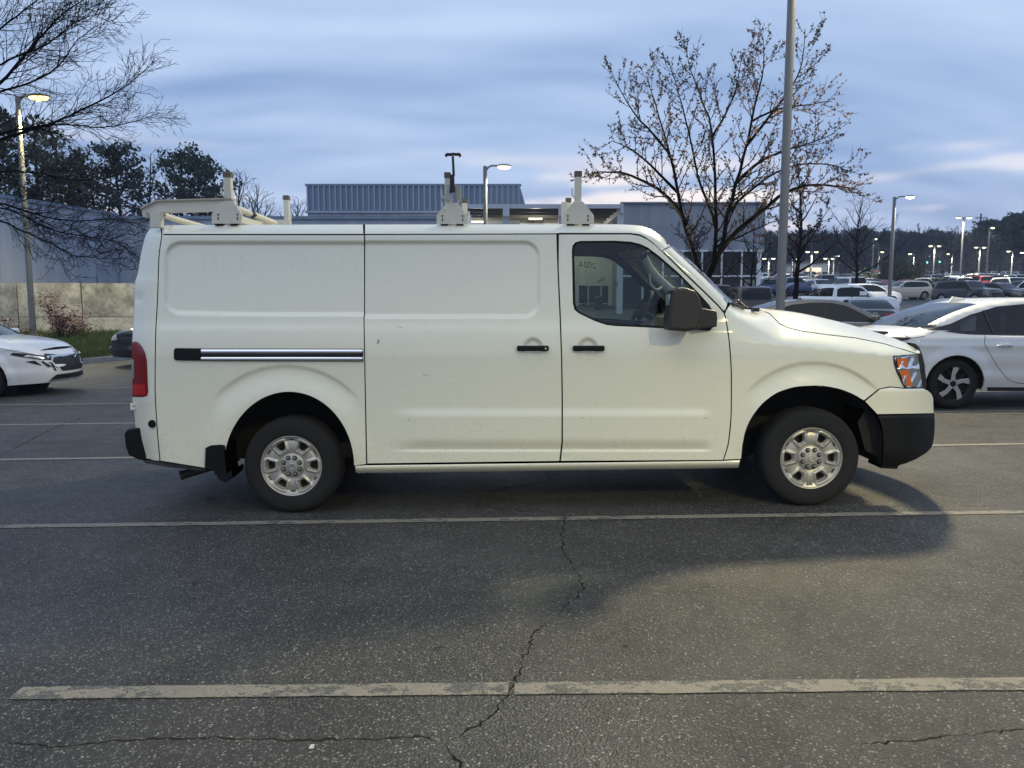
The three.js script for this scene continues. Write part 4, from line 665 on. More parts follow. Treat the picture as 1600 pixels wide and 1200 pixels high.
function alloyWheel(R, style, lod) {
  const key = R + style + lod; if (alloys[key]) return alloys[key].clone();
  const w = new THREE.Group(); w.name = 'wheel';
  const rr_ = R * 0.69, seg = lod ? 14 : 48;
  const tp = [[rr_, -0.09], [R * 0.86, -0.105], [R * 0.97, -0.09], [R, -0.05], [R, 0.05], [R * 0.97, 0.09], [R * 0.86, 0.105], [rr_, 0.09]].map(p => new THREE.Vector2(...p)); const t = new THREE.LatheGeometry(tp, seg); t.rotateX(Math.PI / 2); mesh('tyre', t, M.rubber, w);
  if (lod) { const d = new THREE.CircleGeometry(rr_, 12); d.translate(0, 0, 0.085); mesh('rim', d, style === 'dark' ? M.darkTrim : M.steel, w); return alloys[key] = w, w.clone(); }
  const lip = new THREE.LatheGeometry([[rr_ * 0.97, 0.03], [rr_ * 1.0, 0.088], [rr_ * 1.03, 0.094], [rr_ * 1.03, 0.08]].map(p => new THREE.Vector2(...p)), 48); lip.rotateX(Math.PI / 2); const rim = mesh('rim', [lip, (() => { const c = new THREE.CylinderGeometry(rr_, rr_, 0.13, 40, 1, true); c.rotateX(Math.PI / 2); c.translate(0, 0, 0.01); return c; })()], style === 'turbine' ? M.darkTrim : M.steel, w);
  const disc = new THREE.CircleGeometry(rr_ * 0.97, 32); disc.translate(0, 0, 0.0); mesh('brake_disc', disc, M.gap, w);
  const n = style === 'turbine' ? 5 : 10;
  for (let k = 0; k < n; k++) {
    const a = k / n * Math.PI * 2 + 0.3; let g;
    if (style === 'turbine') { g = shapeGeo([[0.03, -0.028], [rr_ * 0.55, -0.022], [rr_ * 0.99, -0.075], [rr_ * 0.97, 0.005], [rr_ * 0.6, 0.024], [0.03, 0.03]], 0.02, 0.003); g.translate(0, 0, 0.055); g.rotateZ(a); mesh('spoke', g, M.chrome, rim); const g2 = shapeGeo([[0.05, 0.02], [rr_ * 0.6, 0.035], [rr_ * 0.98, 0.07], [rr_ * 0.95, 0.11], [rr_ * 0.5, 0.06]], 0.016, 0.002); g2.translate(0, 0, 0.045); g2.rotateZ(a); mesh('spoke', g2, M.plastic, rim); }
    else { g = shapeGeo([[0.03, -0.012], [rr_ * 0.98, -0.012 - 0.006], [rr_ * 0.98, 0.018], [0.03, 0.012]], 0.02, 0.003); g.translate(0, 0, 0.05); g.rotateZ(a); mesh('spoke', g, M.steel, rim); }
  }
  const hc = new THREE.CylinderGeometry(0.04, 0.045, 0.03, 20); hc.rotateX(Math.PI / 2); hc.translate(0, 0, 0.066); mesh('hub_cap', hc, style === 'turbine' ? M.plastic : M.steel, rim);
  return alloys[key] = w, w.clone();
}
function carShape(key) {
  const sp = SPEC[key]; if (sp.ready) return sp; sp.ready = true;
  const T = sp.top, order = ['rear', 'deck', 'rglass', 'roof', 'wind', 'hood', 'front']; sp.sec = {}; for (const k of order) sp.sec[k] = smoothPts(T[k], 5);
  const all = []; for (const k of order) sp.sec[k].forEach((p, i) => { if (i || k === 'rear') all.push(p); }); sp.outline = all;
  const ty = all.filter(p => p[1] > sp.belt * 0.72); const lut = []; const n = 240; for (let i = 0; i <= n; i++) { const x = lerp(-sp.L / 2, sp.L / 2, i / n); let y = 0; for (let k = 0; k < all.length - 1; k++) { const [a, b] = [all[k], all[k + 1]]; if ((a[0] - x) * (b[0] - x) <= 0 && Math.abs(a[0] - b[0]) > 1e-6) y = Math.max(y, lerp(a[1], b[1], (x - a[0]) / (b[0] - a[0]))); } lut.push(y || 0.8); }
  sp.ytop = x => { const t = clamp((x / sp.L + 0.5), 0, 1) * n, i = Math.min(n - 1, Math.floor(t)); return lerp(lut[i], lut[i + 1], t - i); };
  sp.S = (x, y) => {
    let s = 0; const b = sp.belt;
    if (y > b) s += sp.tum * (y - b) + 0.012; s += 0.055 * Math.pow((Math.min(y, b) - 0.6) / 0.5, 2) + 0.012 * sstep(b - 0.03, b + 0.02, y) - 0.01;
    if (y < 0.42) s += 0.22 * Math.pow((0.42 - y), 1.3);
    // a shoulder line along the doors
    s -= 0.012 * Math.exp(-(((y - b + 0.13) / 0.045) ** 2)); s += 0.010 * Math.exp(-(((y - 0.52) / 0.09) ** 2));
    const e = 0.9, ax = Math.abs(x) - (sp.L / 2 - e); if (ax > 0) s += (key === 'pickup' || key === 'wagon' ? (x < 0 ? 0.1 : 0.2) : x < 0 ? 0.24 : 0.33) * Math.pow(ax / e, 2.3);
    const t = sp.ytop(x) - y, q = y > b + 0.12 ? 0.05 : 0.1; if (t < q) s += q * 1.1 * Math.pow(clamp(1 - t / q), 2.2);
    for (const wx of sp.wheels) { const d = Math.hypot(x - wx, y - sp.R) - (sp.R + 0.07); if (d < 0.14) s -= 0.022 * (1 - sstep(0.0, 0.14, d)); }
    return s;
  };
  const R = sp.R + 0.06, yb = 0.22, bottom = [[sp.L / 2 - 0.1, yb + 0.02]];
  for (const wx of sp.wheels.slice().reverse()) { const a0 = Math.asin((yb - sp.R) / R); for (let k = 0; k <= 16; k++) { const a = lerp(a0, Math.PI - a0, k / 16); bottom.push([wx + R * Math.cos(a), sp.R + R * Math.sin(a)]); } }
  bottom.push([-sp.L / 2 + 0.1, yb + 0.04]);
  sp.bottom = bottom;
  const full = [...all, ...bottom], xm = (sp.bp[0] + sp.bp[1]) / 2;
  const notch = (gt) => {
    const o = clip(full, 0, xm, gt), d = clip(sp.dlo, 0, xm, gt), on = p => Math.abs(p[0] - xm) < 1e-9;
    let i = -1, best = 0; for (let k = 0; k < o.length; k++) { const a = o[k], b = o[(k + 1) % o.length]; if (on(a) && on(b) && Math.abs(a[1] - b[1]) > best) { best = Math.abs(a[1] - b[1]); i = k; } }
    let j = 0; for (let k = 0; k < d.length; k++) if (on(d[k]) && on(d[(k + 1) % d.length])) j = k; let path = [...d.slice(j + 1), ...d.slice(0, j + 1)];
    const a = o[i]; if (Math.abs(path[0][1] - a[1]) > Math.abs(path[path.length - 1][1] - a[1])) path.reverse();
    return [...o.slice(0, i + 1), ...path, ...o.slice(i + 1)];
  };
  sp.bodyPolys = [notch(false), notch(true)];
  return sp;
}
const strip = (pts, sp, n, crownH, bulge) => { const A = pts.map(([x, y]) => new THREE.Vector3(x, y, sp.W / 2 - sp.S(x, y))), B = A.map(p => new THREE.Vector3(p.x, p.y, -p.z)); return loft(A, B, n, (s, t) => new THREE.Vector3(bulge * Math.sin(Math.PI * t), crownH * Math.pow(Math.sin(Math.PI * t), 0.6), 0)); };
const geoCache = {};
function buildCar(key, { color = [0.7, 0.7, 0.68], lod = 0, wheel = 'ten', glass = M.carGlass, extras } = {}) {
  const sp = carShape(key), cell = lod ? 0.34 : 0.045, nn = lod ? 3 : 10, pm = paint(color);
  const g = geoCache[key + lod] ??= (() => {
    const pos = (lift) => (x, y) => new THREE.Vector3(x, y, sp.W / 2 - sp.S(x, y) + lift), opt = { vdir: 1, flange: lod ? 0 : 0.02 };
    const side = panel(sp.bodyPolys, cell, pos(0), opt), st = k => lod ? sp.sec[k].filter((p, i, a) => i % 3 === 0 || i === a.length - 1) : sp.sec[k];
    const bulgeF = lod ? 0.12 : 0.14; const paintStrips = [strip(st('rear'), sp, nn, 0, -0.08), strip(st('roof'), sp, nn, 0.02, 0), strip(st('hood'), sp, nn, 0.03, 0), strip(st('front'), sp, nn, 0, bulgeF)]; const deck = strip(st('deck'), sp, nn, key === 'pickup' ? -0.002 : 0.02, 0);
    const win = panel([sp.dlo], lod ? 0.5 : 0.1, pos(-0.006), { vdir: 1 });
    return { side, other: mirrorZ(side, 0), paintStrips, deck, win, wind: strip(st('wind'), sp, nn, 0.02, 0.06), rglass: strip(st('rglass'), sp, nn, 0.02, -0.04), pos, floor: box(sp.L - 0.7, 0.16, sp.W - 0.34, 0, 0.32, 0) };
  })();
  const car = new THREE.Group();
  const body = key === 'pickup' ? [g.side, g.other, ...g.paintStrips] : [g.side, g.other, ...g.paintStrips, g.deck];
  mesh('body', geoCache[key + lod + 'b'] ??= merge(body), pm, car); if (key === 'pickup') mesh('bed_cover', g.deck, M.black, car);
  mesh('underbody', g.floor, M.gap, car); const ws = [];
  mesh('side_window', g.win, glass, car); mesh('side_window', geoCache[key + lod + 'w'] ??= mirrorZ(g.win, 0), glass, car); mesh('windscreen', g.wind, glass, car); mesh('rear_window', g.rglass, glass, car);
  for (const wx of sp.wheels) for (const sd of [1, -1]) { const w = alloyWheel(sp.R, wheel, lod); w.position.set(wx, sp.R, sd * (sp.W / 2 - 0.115)); if (sd < 0) w.rotation.y = Math.PI; car.add(w); }
  const skin = (name, polys, mat, lift, cl = 0.05) => { const q = panel(polys, lod ? 0.3 : cl, g.pos(lift), { vdir: 1, flange: lod ? 0 : 0.012 }); mesh(name, q, mat, car); mesh(name, mirrorZ(q, 0), mat, car); };
  const tl = sp.top.rear[sp.top.rear.length - 1], xr = -sp.L / 2, xf = sp.L / 2, hy = sp.top.hood[sp.top.hood.length - 1][1];
  const face = (name, polys, mat, end, lift = 0.012) => { // on the front (+1) or rear (-1) face, in (z, y)
    const pts = end > 0 ? sp.sec.front : sp.sec.rear, f = pchip(pts.map(p => [p[1], p[0]]).sort((a, b) => a[0] - b[0]).filter((p, i, a) => !i || p[0] - a[i - 1][0] > 1e-3)), b = end > 0 ? 0.14 : -0.08;
    const q = panel(polys, lod ? 0.4 : 0.06, (z, y) => { const x = f(y), ze = sp.W / 2 - sp.S(x, y); return new THREE.Vector3(x + b * Math.cos(Math.PI / 2 * clamp(z / ze, -1, 1)) + end * lift, y, z); }, { vdir: end > 0 ? -1 : 1 }); return mesh(name, q, mat, car);
  };
  if (lod) {
    const zt = sp.W / 2 - sp.S(tl[0], tl[1] - 0.1) - 0.02;
    for (const s of [-1, 1]) { mesh('tail_lamp', box(0.05, 0.16, 0.26, xr + 0.0, tl[1] - 0.16, s * (zt - 0.13)), M.redLens, car); mesh('head_lamp', box(0.05, 0.1, 0.3, xf - 0.16, hy - 0.08, s * (zt - 0.2)), M.lensClear, car); mesh('door_mirror', box(0.12, 0.12, 0.18, sp.dlo[8] ? sp.dlo[8][0] - 0.1 : 0.8, sp.belt + 0.06, s * (sp.W / 2 + 0.05)), pm, car); }
    mesh('grille', box(0.03, 0.2, 0.9, xf + 0.1, hy - 0.3, 0), M.black, car);
    return car;
  }
  skin('window_pillar', [[[sp.bp[0], sp.belt - 0.005], [sp.bp[1], sp.belt - 0.005], [sp.bp[1] + 0.01, sp.ytop(sp.bp[1]) - 0.06], [sp.bp[0] + 0.02, sp.ytop(sp.bp[0]) - 0.06]]], M.plastic, 0.0, 0.04);
  for (const s of [-1, 1]) {
    const mx = sp.dlo[8][0] - 0.05, mg = box(0.13, 0.13, 0.2, mx, sp.belt + 0.1, s * (sp.W / 2 + 0.09), 0.045), mm = mesh('door_mirror', mg, pm, car); mesh('mirror_foot', box(0.09, 0.03, 0.1, mx + 0.02, sp.belt + 0.03, s * (sp.W / 2 - 0.03), 0.01), M.plastic, mm);
    for (const wx of sp.wheels) { const h = new THREE.CylinderGeometry(sp.R + 0.1, sp.R + 0.1, 0.3, 28, 1, true, -Math.PI / 2, Math.PI); h.rotateX(-Math.PI / 2); h.translate(wx, sp.R, s * (sp.W / 2 - 0.18)); const bk = new THREE.CircleGeometry(sp.R + 0.1, 24); bk.translate(wx, sp.R, s * (sp.W / 2 - 0.32)); mesh('wheel_well', [h, bk], M.gap, car); }
  }
  const line = (pts, w = 0.007) => { const f = smoothPts(pts, 6), polys = []; for (let k = 0; k < f.length - 1; k++) { const [a, b] = [f[k], f[k + 1]], dx = b[0] - a[0], dy = b[1] - a[1], l = Math.hypot(dx, dy) || 1, nx = -dy / l * w / 2, ny = dx / l * w / 2; polys.push([[a[0] + nx, a[1] + ny], [b[0] + nx, b[1] + ny], [b[0] - nx, b[1] - ny], [a[0] - nx, a[1] - ny]]); } const q = panel(polys, 0.2, g.pos(0.0012), { vdir: 1 }); mesh('door_seam', q, M.gap, car); mesh('door_seam', mirrorZ(q, 0), M.gap, car); };
  extras?.({ car, skin, face, line, sp, pm, pos: g.pos });
  return car;
}
function placeCar(car, name, label, x, z, yaw, group) { car.name = numbered(name); car.position.set(x, gh(x, z), z); car.rotation.y = yaw; car.rotation.order = 'YXZ'; car.userData = { label, category: name.includes('truck') ? 'pickup truck' : 'car' }; if (group) car.userData.group = group; scene.add(car); return car; }
const emblem = (car, x, y, z, r, turn) => { const g = [new THREE.TorusGeometry(r, r * 0.16, 8, 28), box(r * 2.5, r * 0.42, r * 0.2)]; const q = merge(g); q.rotateY(turn); q.translate(x, y, z); mesh('emblem', q, M.chrome, car); };

// silver sedan ahead of the van, tail towards it
{
  const car = buildCar('sedan', { color: [0.60, 0.60, 0.585], wheel: 'turbine', glass: M.glassDark, extras: ({ car, skin, face, line, sp }) => {
    line([[-0.12, 0.955], [-0.1, 0.7], [-0.1, 0.34]]); line([[-0.98, 0.975], [-1.0, 0.86], [-0.92, 0.72], [-0.78, 0.52], [-0.62, 0.37], [-0.4, 0.325], [-0.1, 0.32]]); line([[-0.1, 0.32], [0.6, 0.315], [0.92, 0.35], [1.0, 0.6], [1.02, 0.92]]);
    line([[-2.0, 0.97], [-1.95, 0.935], [-1.8, 0.95], [-1.6, 1.02]]);
    line([[-2.2, 0.62], [-1.85, 0.6], [-1.75, 0.55]]);
    for (const s of [-1, 1]) for (const hx of [-0.74, 0.28]) { const h = mesh('door_handle', tube([[hx - 0.11, 0.83, s * 0.905], [hx - 0.06, 0.838, s * 0.935], [hx + 0.06, 0.838, s * 0.935], [hx + 0.11, 0.83, s * 0.905]], 0.013, 12, 8), M.chrome, car); }
    skin('window_trim', [[[-1.5, 1.02], [-1.2, 0.975], [0.94, 0.945], [0.94, 0.958], [-1.2, 0.99], [-1.42, 1.03]]], M.black, 0.003); skin('window_divider', [[[-0.86, 0.97], [-0.83, 0.97], [-0.92, 1.3], [-0.95, 1.29]]], M.black, 0.003);
    skin('quarter_trim', [[[-1.74, 1.035], [-1.42, 1.03], [-1.28, 1.12], [-1.02, 1.265], [-1.12, 1.24], [-1.4, 1.12]]], M.black, 0.002);
    skin('tail_lamp', [[[-2.28, 0.86], [-1.98, 0.9], [-1.92, 0.935], [-2.26, 0.945]]], M.black, 0.006); skin('side_skirt', [[[-0.9, 0.23], [0.9, 0.22], [0.92, 0.27], [-0.92, 0.28]]], M.black, 0.006);
    face('license_plate', [[[-0.16, 0.5], [0.16, 0.5], [0.16, 0.64], [-0.16, 0.64]]], M.lensClear, -1); face('rear_valance', [[[-0.6, 0.27], [0.6, 0.27], [0.62, 0.4], [-0.62, 0.4]]], M.black, -1);
    mesh('seat', [box(0.5, 0.5, 1.3, -0.75, 0.62, 0, 0.08), box(0.14, 0.55, 1.3, -1.0, 0.9, 0, 0.06)], M.interior, car); for (const s of [-1, 1]) { const st = mesh('seat', [box(0.5, 0.4, 0.5, 0.1, 0.6, s * 0.38, 0.08), box(0.14, 0.62, 0.5, -0.2, 0.9, s * 0.38, 0.06)], std([0.13, 0.13, 0.13], 0.8), car); mesh('headrest', box(0.1, 0.18, 0.26, -0.25, 1.26, s * 0.38, 0.05), std([0.13, 0.13, 0.13], 0.8), st); }
    mesh('floor_pan', box(2.6, 0.05, 1.5, 0, 0.42, 0), M.interior, car); mesh('dashboard', box(0.4, 0.3, 1.4, 0.95, 0.82, 0, 0.05), M.interior, car); mesh('window_sticker', box(0.2, 0.2, 0.004, -1.12, 1.12, 0.72), std([0.75, 0.75, 0.72], 0.8), car);
    const fin = shapeGeo([[-1.0, 1.39], [-0.78, 1.43], [-0.8, 1.45], [-0.94, 1.475]], 0.03, 0.006); fin.translate(0, 0, -0.015); mesh('antenna_fin', fin, paint([0.60, 0.60, 0.585]), car);
    const sp2 = box(0.2, 0.018, 1.3, -2.24, 1.0, 0, 0.008); mesh('boot_spoiler', sp2, M.black, car);
  } });
  const w = P(1490, 628, 10.1); const x = w.x + 1.36; placeCar(car, 'sedan_car', 'silver sedan with dark five-spoke wheels standing ahead of the van', x, -(10.1 + 0.91), 0);
}
// white sedan whose nose comes in beside the grass
{
  const car = buildCar('sedan', { color: [0.78, 0.78, 0.77], wheel: 'ten', extras: ({ car, skin, face, line, pos }) => {
    line([[1.02, 0.92], [0.98, 0.6], [0.9, 0.34], [0.2, 0.31]]); line([[1.25, 0.99], [1.5, 0.9], [1.9, 0.79], [2.1, 0.74]], 0.008);
    skin('head_lamp', [[[1.8, 0.735], [2.28, 0.62], [2.28, 0.69], [2.08, 0.745], [1.84, 0.775]]], M.black, 0.006); skin('lamp_lens', [[[1.98, 0.71], [2.26, 0.645], [2.26, 0.675], [2.04, 0.735]]], M.lensClear, 0.010);
    skin('lower_lamp', [[[2.0, 0.62], [2.14, 0.56], [2.2, 0.54], [2.12, 0.63]]], M.black, 0.006); skin('fascia_slash', [[[2.2, 0.6], [2.28, 0.5], [2.29, 0.53], [2.22, 0.62]]], M.black, 0.006);
    face('head_lamp', [[[-0.6, 0.69], [-0.3, 0.655], [-0.3, 0.7], [-0.6, 0.745]], [[0.6, 0.69], [0.6, 0.745], [0.3, 0.7], [0.3, 0.655]]], M.black, 1);
    face('grille', [[[-0.56, 0.53], [-0.36, 0.42], [0.36, 0.42], [0.56, 0.53], [0.46, 0.66], [0, 0.68], [-0.46, 0.66]]], M.black, 1, 0.008); face('grille_chrome', [[[-0.62, 0.665], [0, 0.69], [0.62, 0.665], [0.62, 0.70], [0, 0.72], [-0.62, 0.70]]], M.lensClear, 1, 0.014);
    for (const s of [-1, 1]) for (const k of [0, 1]) face('fascia_slash', [[[s * (0.50 + k * 0.09), 0.6], [s * (0.54 + k * 0.09), 0.6], [s * (0.44 + k * 0.09), 0.44], [s * (0.41 + k * 0.09), 0.44]]], k ? M.plastic : paint([0.78, 0.78, 0.77]), 1, 0.013);
    face('lower_intake', [[[-0.66, 0.26], [0.66, 0.26], [0.5, 0.37], [-0.5, 0.37]]], M.black, 1); face('splitter', [[[-0.6, 0.245], [0.6, 0.245], [0.62, 0.285], [-0.62, 0.285]]], M.lensClear, 1, 0.02); emblem(car, 2.43, 0.69, 0, 0.055, Math.PI / 2);
  } });
  placeCar(car, 'sedan_car', 'white sedan with a black grille, nose pointing to the van tail', XU(116, 13.1) - 2.8, -13.5, 0.1);
}
// black older sedan parked against the kerb
{
  const car = buildCar('classic', { color: [0.012, 0.013, 0.014], wheel: 'ten', extras: ({ car, skin, face }) => { skin('head_lamp', [[[2.3, 0.66], [2.49, 0.64], [2.49, 0.75], [2.32, 0.79]]], phys([0.62, 0.6, 0.48], 0.15, 0.3, { clearcoat: 1 }), 0.008); skin('bumper_strip', [[[2.1, 0.53], [2.57, 0.51], [2.57, 0.55], [2.1, 0.57]]], M.darkTrim, 0.012); face('grille', [[[-0.35, 0.58], [0.35, 0.58], [0.35, 0.72], [-0.35, 0.72]]], M.chrome, 1); } });
  placeCar(car, 'sedan_car', 'black older sedan with squarish headlamps parked by the grass kerb', XU(160, 18.8) + 2.62, -19.75, Math.PI + 0.05);
}
// charcoal saloon behind the van's bonnet
{ const car = buildCar('sedan', { color: [0.045, 0.046, 0.055], extras: ({ line, skin }) => { line([[-0.1, 0.955], [-0.1, 0.34]]); skin('window_trim', [[[-1.42, 1.0], [0.94, 0.945], [0.94, 0.955], [-1.42, 1.02]]], M.chrome, 0.003); } }); const D = 16.6, x = (1296 - 800) / FOC * D; placeCar(car, 'sedan_car', 'charcoal sedan mostly hidden behind the hood of the van', x, -D - 0.9, 0); }
// black saloon seen from behind, with a number plate
{ const car = buildCar('sedan', { color: [0.014, 0.014, 0.016], extras: ({ car, face, skin }) => { face('license_plate', [[[-0.17, 0.6], [0.17, 0.6], [0.17, 0.76], [-0.17, 0.76]]], std([0.72, 0.72, 0.7], 0.6), -1); face('tail_lamp', [[[-0.66, 0.76], [-0.34, 0.74], [-0.36, 0.86], [-0.66, 0.9]], [[0.66, 0.76], [0.66, 0.9], [0.36, 0.86], [0.34, 0.74]]], M.redLensBright, -1); skin('tail_lamp', [[[-2.28, 0.76], [-2.1, 0.8], [-2.08, 0.88], [-2.27, 0.9]]], M.redLens, 0.006); emblem(car, -2.41, 0.84, 0, 0.07, Math.PI / 2); } });
  const D = 29, x = (1384 - 800) / FOC * D; placeCar(car, 'sedan_car', 'black sedan seen from behind with red tail lamps and a white plate', x, -D - 2.0, 1.32); }
// white pick-up
{ const car = buildCar('pickup', { color: [0.76, 0.77, 0.76], extras: ({ line, skin, car }) => { line([[-0.86, 1.3], [-0.88, 0.9], [-0.88, 0.5]]); line([[0.08, 1.27], [0.08, 0.5]]); skin('tail_lamp', [[[-2.9, 0.95], [-2.78, 0.98], [-2.78, 1.22], [-2.89, 1.24]]], M.redLensBright, 0.008); mesh('window_sticker', box(0.42, 0.22, 0.004, 0.72, 1.46, 0.955), std([0.8, 0.8, 0.78], 0.8), car); mesh('roll_bar', [tube([[-1.1, 1.28, 0.75], [-1.35, 1.62, 0.7], [-1.35, 1.66, 0], [-1.35, 1.62, -0.7], [-1.1, 1.28, -0.75]], 0.04, 24, 8), rod([-1.35, 1.62, 0.7], [-2.3, 1.3, 0.72], 0.035), rod([-1.35, 1.62, -0.7], [-2.3, 1.3, -0.72], 0.035)], M.black, car); } });
  const D = 43, x = (1325 - 800) / FOC * D; placeCar(car, 'pickup_truck', 'white crew-cab pickup truck with a black bed bar and a window sticker', x, -D - 1, 0.05); }
// dark large estate seen from behind
{ const car = buildCar('wagon', { color: [0.03, 0.024, 0.022], extras: ({ face, car }) => { face('tail_lamp', [[[-0.88, 0.9], [-0.74, 0.9], [-0.74, 1.17], [-0.88, 1.17]], [[0.74, 0.9], [0.88, 0.9], [0.88, 1.17], [0.74, 1.17]]], M.redLens, -1); face('chrome_strip', [[[-0.7, 0.84], [0.7, 0.84], [0.7, 0.87], [-0.7, 0.87]]], M.steel, -1); for (const s of [-1, 1]) mesh('roof_rail', tube([[-1.9, 1.86, s * 0.7], [-1.7, 1.94, s * 0.7], [0, 1.95, s * 0.72], [0.3, 1.86, s * 0.72]], 0.02, 16, 6), M.black, car); } });
  const D = 39, x = (1184 - 800) / FOC * D; placeCar(car, 'utility_car', 'black full-size utility vehicle with its tailgate towards the van', x, -D - 2.4, 1.5); }
{ const car = buildCar('wagon', { color: [0.09, 0.07, 0.055], extras: () => { } }); const D = 44, x = (1148 - 800) / FOC * D; placeCar(car, 'utility_car', 'dark bronze utility vehicle beside the black one in front of the showroom', x - 1.0, -D - 3, 1.62); }
// cream crossover across the lane
{ const car = buildCar('suv', { color: [0.55, 0.5, 0.4], extras: ({ line, skin }) => { line([[-0.06, 1.1], [-0.06, 0.4]]); line([[-1.0, 1.12], [-0.95, 0.9], [-0.8, 0.45]]); skin('window_trim', [[[-1.7, 1.1], [0.86, 1.075], [0.86, 1.09], [-1.7, 1.12]]], M.chrome, 0.004); } }); const D = 70, x = (1408 - 800) / FOC * D; placeCar(car, 'crossover_car', 'cream crossover standing across the lane beside green shrubs', x, -D, Math.PI + 0.12); }
{ const car = buildCar('suv', { color: [0.78, 0.78, 0.76], extras: () => { } }); const D = 58, x = (1352 - 800) / FOC * D; placeCar(car, 'crossover_car', 'white crossover standing between the white pickup and the cream crossover', x, -D, 0.1); }
{ const car = buildCar('sedan', { color: [0.06, 0.06, 0.065], extras: () => { } }); const D = 21, x = (1530 - 800) / FOC * D; placeCar(car, 'sedan_car', 'dark grey sedan with its roof showing over the silver sedan', x, -D - 1, Math.PI + 0.05); }
{ const car = buildCar('sedan', { color: [0.30, 0.32, 0.36], extras: () => { } }); const D = 27, x = (1605 - 800) / FOC * D; placeCar(car, 'sedan_car', 'blue grey sedan behind the silver sedan, partly cut by the picture edge', x, -D - 1, Math.PI); }
// the packed lot beyond
{
  const r = rng(2024), kinds = ['suv', 'sedan', 'suv', 'sedan', 'wagon', 'pickup'], cols = [['white', [0.76, 0.76, 0.75], 9], ['silver', [0.48, 0.49, 0.5], 4], ['black', [0.02, 0.02, 0.022], 3], ['grey', [0.14, 0.145, 0.15], 3], ['blue', [0.04, 0.08, 0.18], 1], ['red', [0.28, 0.02, 0.02], 1]], bag = cols.flatMap(c => Array(c[2]).fill(c)), proto = {};
  const nice = { suv: 'crossover', sedan: 'sedan', wagon: 'full-size utility vehicle', pickup: 'pickup truck' };
  const rows = [[62, 1505, 1625, 0.35], [70, 1495, 1625, 0], [79, 1190, 1625, 0], [90, 1185, 1625, 0.2], [102, 1185, 1625, 0], [115, 1190, 1625, 0], [130, 1190, 1625, 0.3], [146, 1195, 1625, 0], [164, 1195, 1625, 0]];
  for (const [D, u0, u1, turn] of rows) {
    const x0 = (u0 - 800) / FOC * D, x1 = (u1 - 800) / FOC * D;
    for (let x = x0; x < x1; x += 2.75 + 0.15 * r()) {
      const kind = kinds[Math.floor(r() * kinds.length)], col = bag[Math.floor(r() * bag.length)], away = r() < 0.5, skip = r();
      if (skip < 0.07) continue; const u = 800 + x / D * FOC; if (D < 82 && u > 1375 && u < 1470 && D > 65) continue; if (D > 100 && u > 1400 && u < 1440) continue;
      const key = kind + col[0]; proto[key] ??= buildCar(kind, { color: col[1], lod: 1, wheel: r() < 0.3 ? 'dark' : 'ten' });
      const c = proto[key].clone(); placeCar(c, kind === 'pickup' ? 'pickup_truck' : kind === 'sedan' ? 'sedan_car' : kind === 'wagon' ? 'utility_car' : 'crossover_car', `${col[0]} ${nice[kind]} in the packed rows of the far lot`, x, -D + (r() - 0.5) * 0.7, (away ? 1 : -1) * Math.PI / 2 + turn + (r() - 0.5) * 0.06, `${col[0]} ${nice[kind]}s in the far lot`);
    }
  }
}
// ---------------------------------------------------------------- buildings, wall, kerb, grass
function noisyTex(seed, base, amp, tint, w = 512, streak = 0) {
  const n = [tileNoise(16, seed), tileNoise(64, seed + 1), tileNoise(256, seed + 2)];
  return dataTex(w, w, (i, j) => { const k = n[0](i * 16 / w, j * 16 / w * (streak ? 0.25 : 1)) * 0.5 + n[1](i * 64 / w, j * 64 / w * (streak ? 0.125 : 1)) * 0.3 + n[2](i * 256 / w, j * 256 / w) * 0.2, l = base + amp * (k - 0.5); return [l * tint[0], l * tint[1], l * tint[2]]; }, true);
}
const concTex = noisyTex(91, 0.60, 0.42, [1, 1, 0.96], 1024); concTex.repeat.set(0.21, 0.21);
const concStreak = noisyTex(95, 0.58, 0.45, [1, 1, 0.96], 1024); concStreak.repeat.set(0.17, 0.17);
M.conc = [new THREE.MeshStandardMaterial({ map: concTex, roughness: 0.92, side: THREE.DoubleSide }), new THREE.MeshStandardMaterial({ map: concStreak, roughness: 0.92, side: THREE.DoubleSide })];
const cladTex = noisyTex(101, 0.9, 0.14, [1, 1, 1], 512, 1); cladTex.repeat.set(0.15, 0.1);
const clad = (c) => new THREE.MeshStandardMaterial({ map: cladTex, color: new THREE.Color().setRGB(...c), roughness: 0.6, side: THREE.DoubleSide });
M.blueWall = clad([0.43, 0.48, 0.58]); M.blueRib = clad([0.22, 0.30, 0.40]); M.blueSeam = clad([0.32, 0.40, 0.50]); M.greyClad = [clad([0.31, 0.34, 0.40]), clad([0.295, 0.325, 0.385])]; M.whiteWall = clad([0.66, 0.66, 0.58]); M.canopy = std([0.42, 0.45, 0.5], 0.5); M.soffit = std([0.17, 0.165, 0.155], 0.7); M.mullion = std([0.62, 0.64, 0.65], 0.4, 0.2); M.showGlass = phys([0.012, 0.016, 0.015], 0.05, 0, { specularIntensity: 0.45 });
const uvBox = (w, h, d, x, y, z) => { const g = box(w, h, d, x, y, z), p = g.attributes.position; for (let i = 0; i < p.count; i++) g.attributes.uv.setXY(i, p.getX(i) + p.getZ(i), p.getY(i)); return g; };
{ // precast retaining wall behind the grass bank
  const D = 27, x0 = -24, w = thing('retaining_wall', 'stained concrete retaining wall of large panels behind the grass bank', 'wall', [0, 0, -D]);
  mesh('wall_core', uvBox(18, 2.5, 0.2, -15, 0.85, -0.16), M.conc[0], w);
  const rows = [[-0.35, 0.945], [0.965, 2.12]], r = rng(8);
  for (let k = 0; k < 8; k++) rows.forEach(([a, b], j) => { const h = b - a + (j ? 0.03 * r() : 0), g = uvBox(2.21, h, 0.12, x0 + 2.25 * k + 1.12, a + h / 2, 0.01 * r()); mesh('wall_panel', g, M.conc[(k + j) % 2], w); });
}
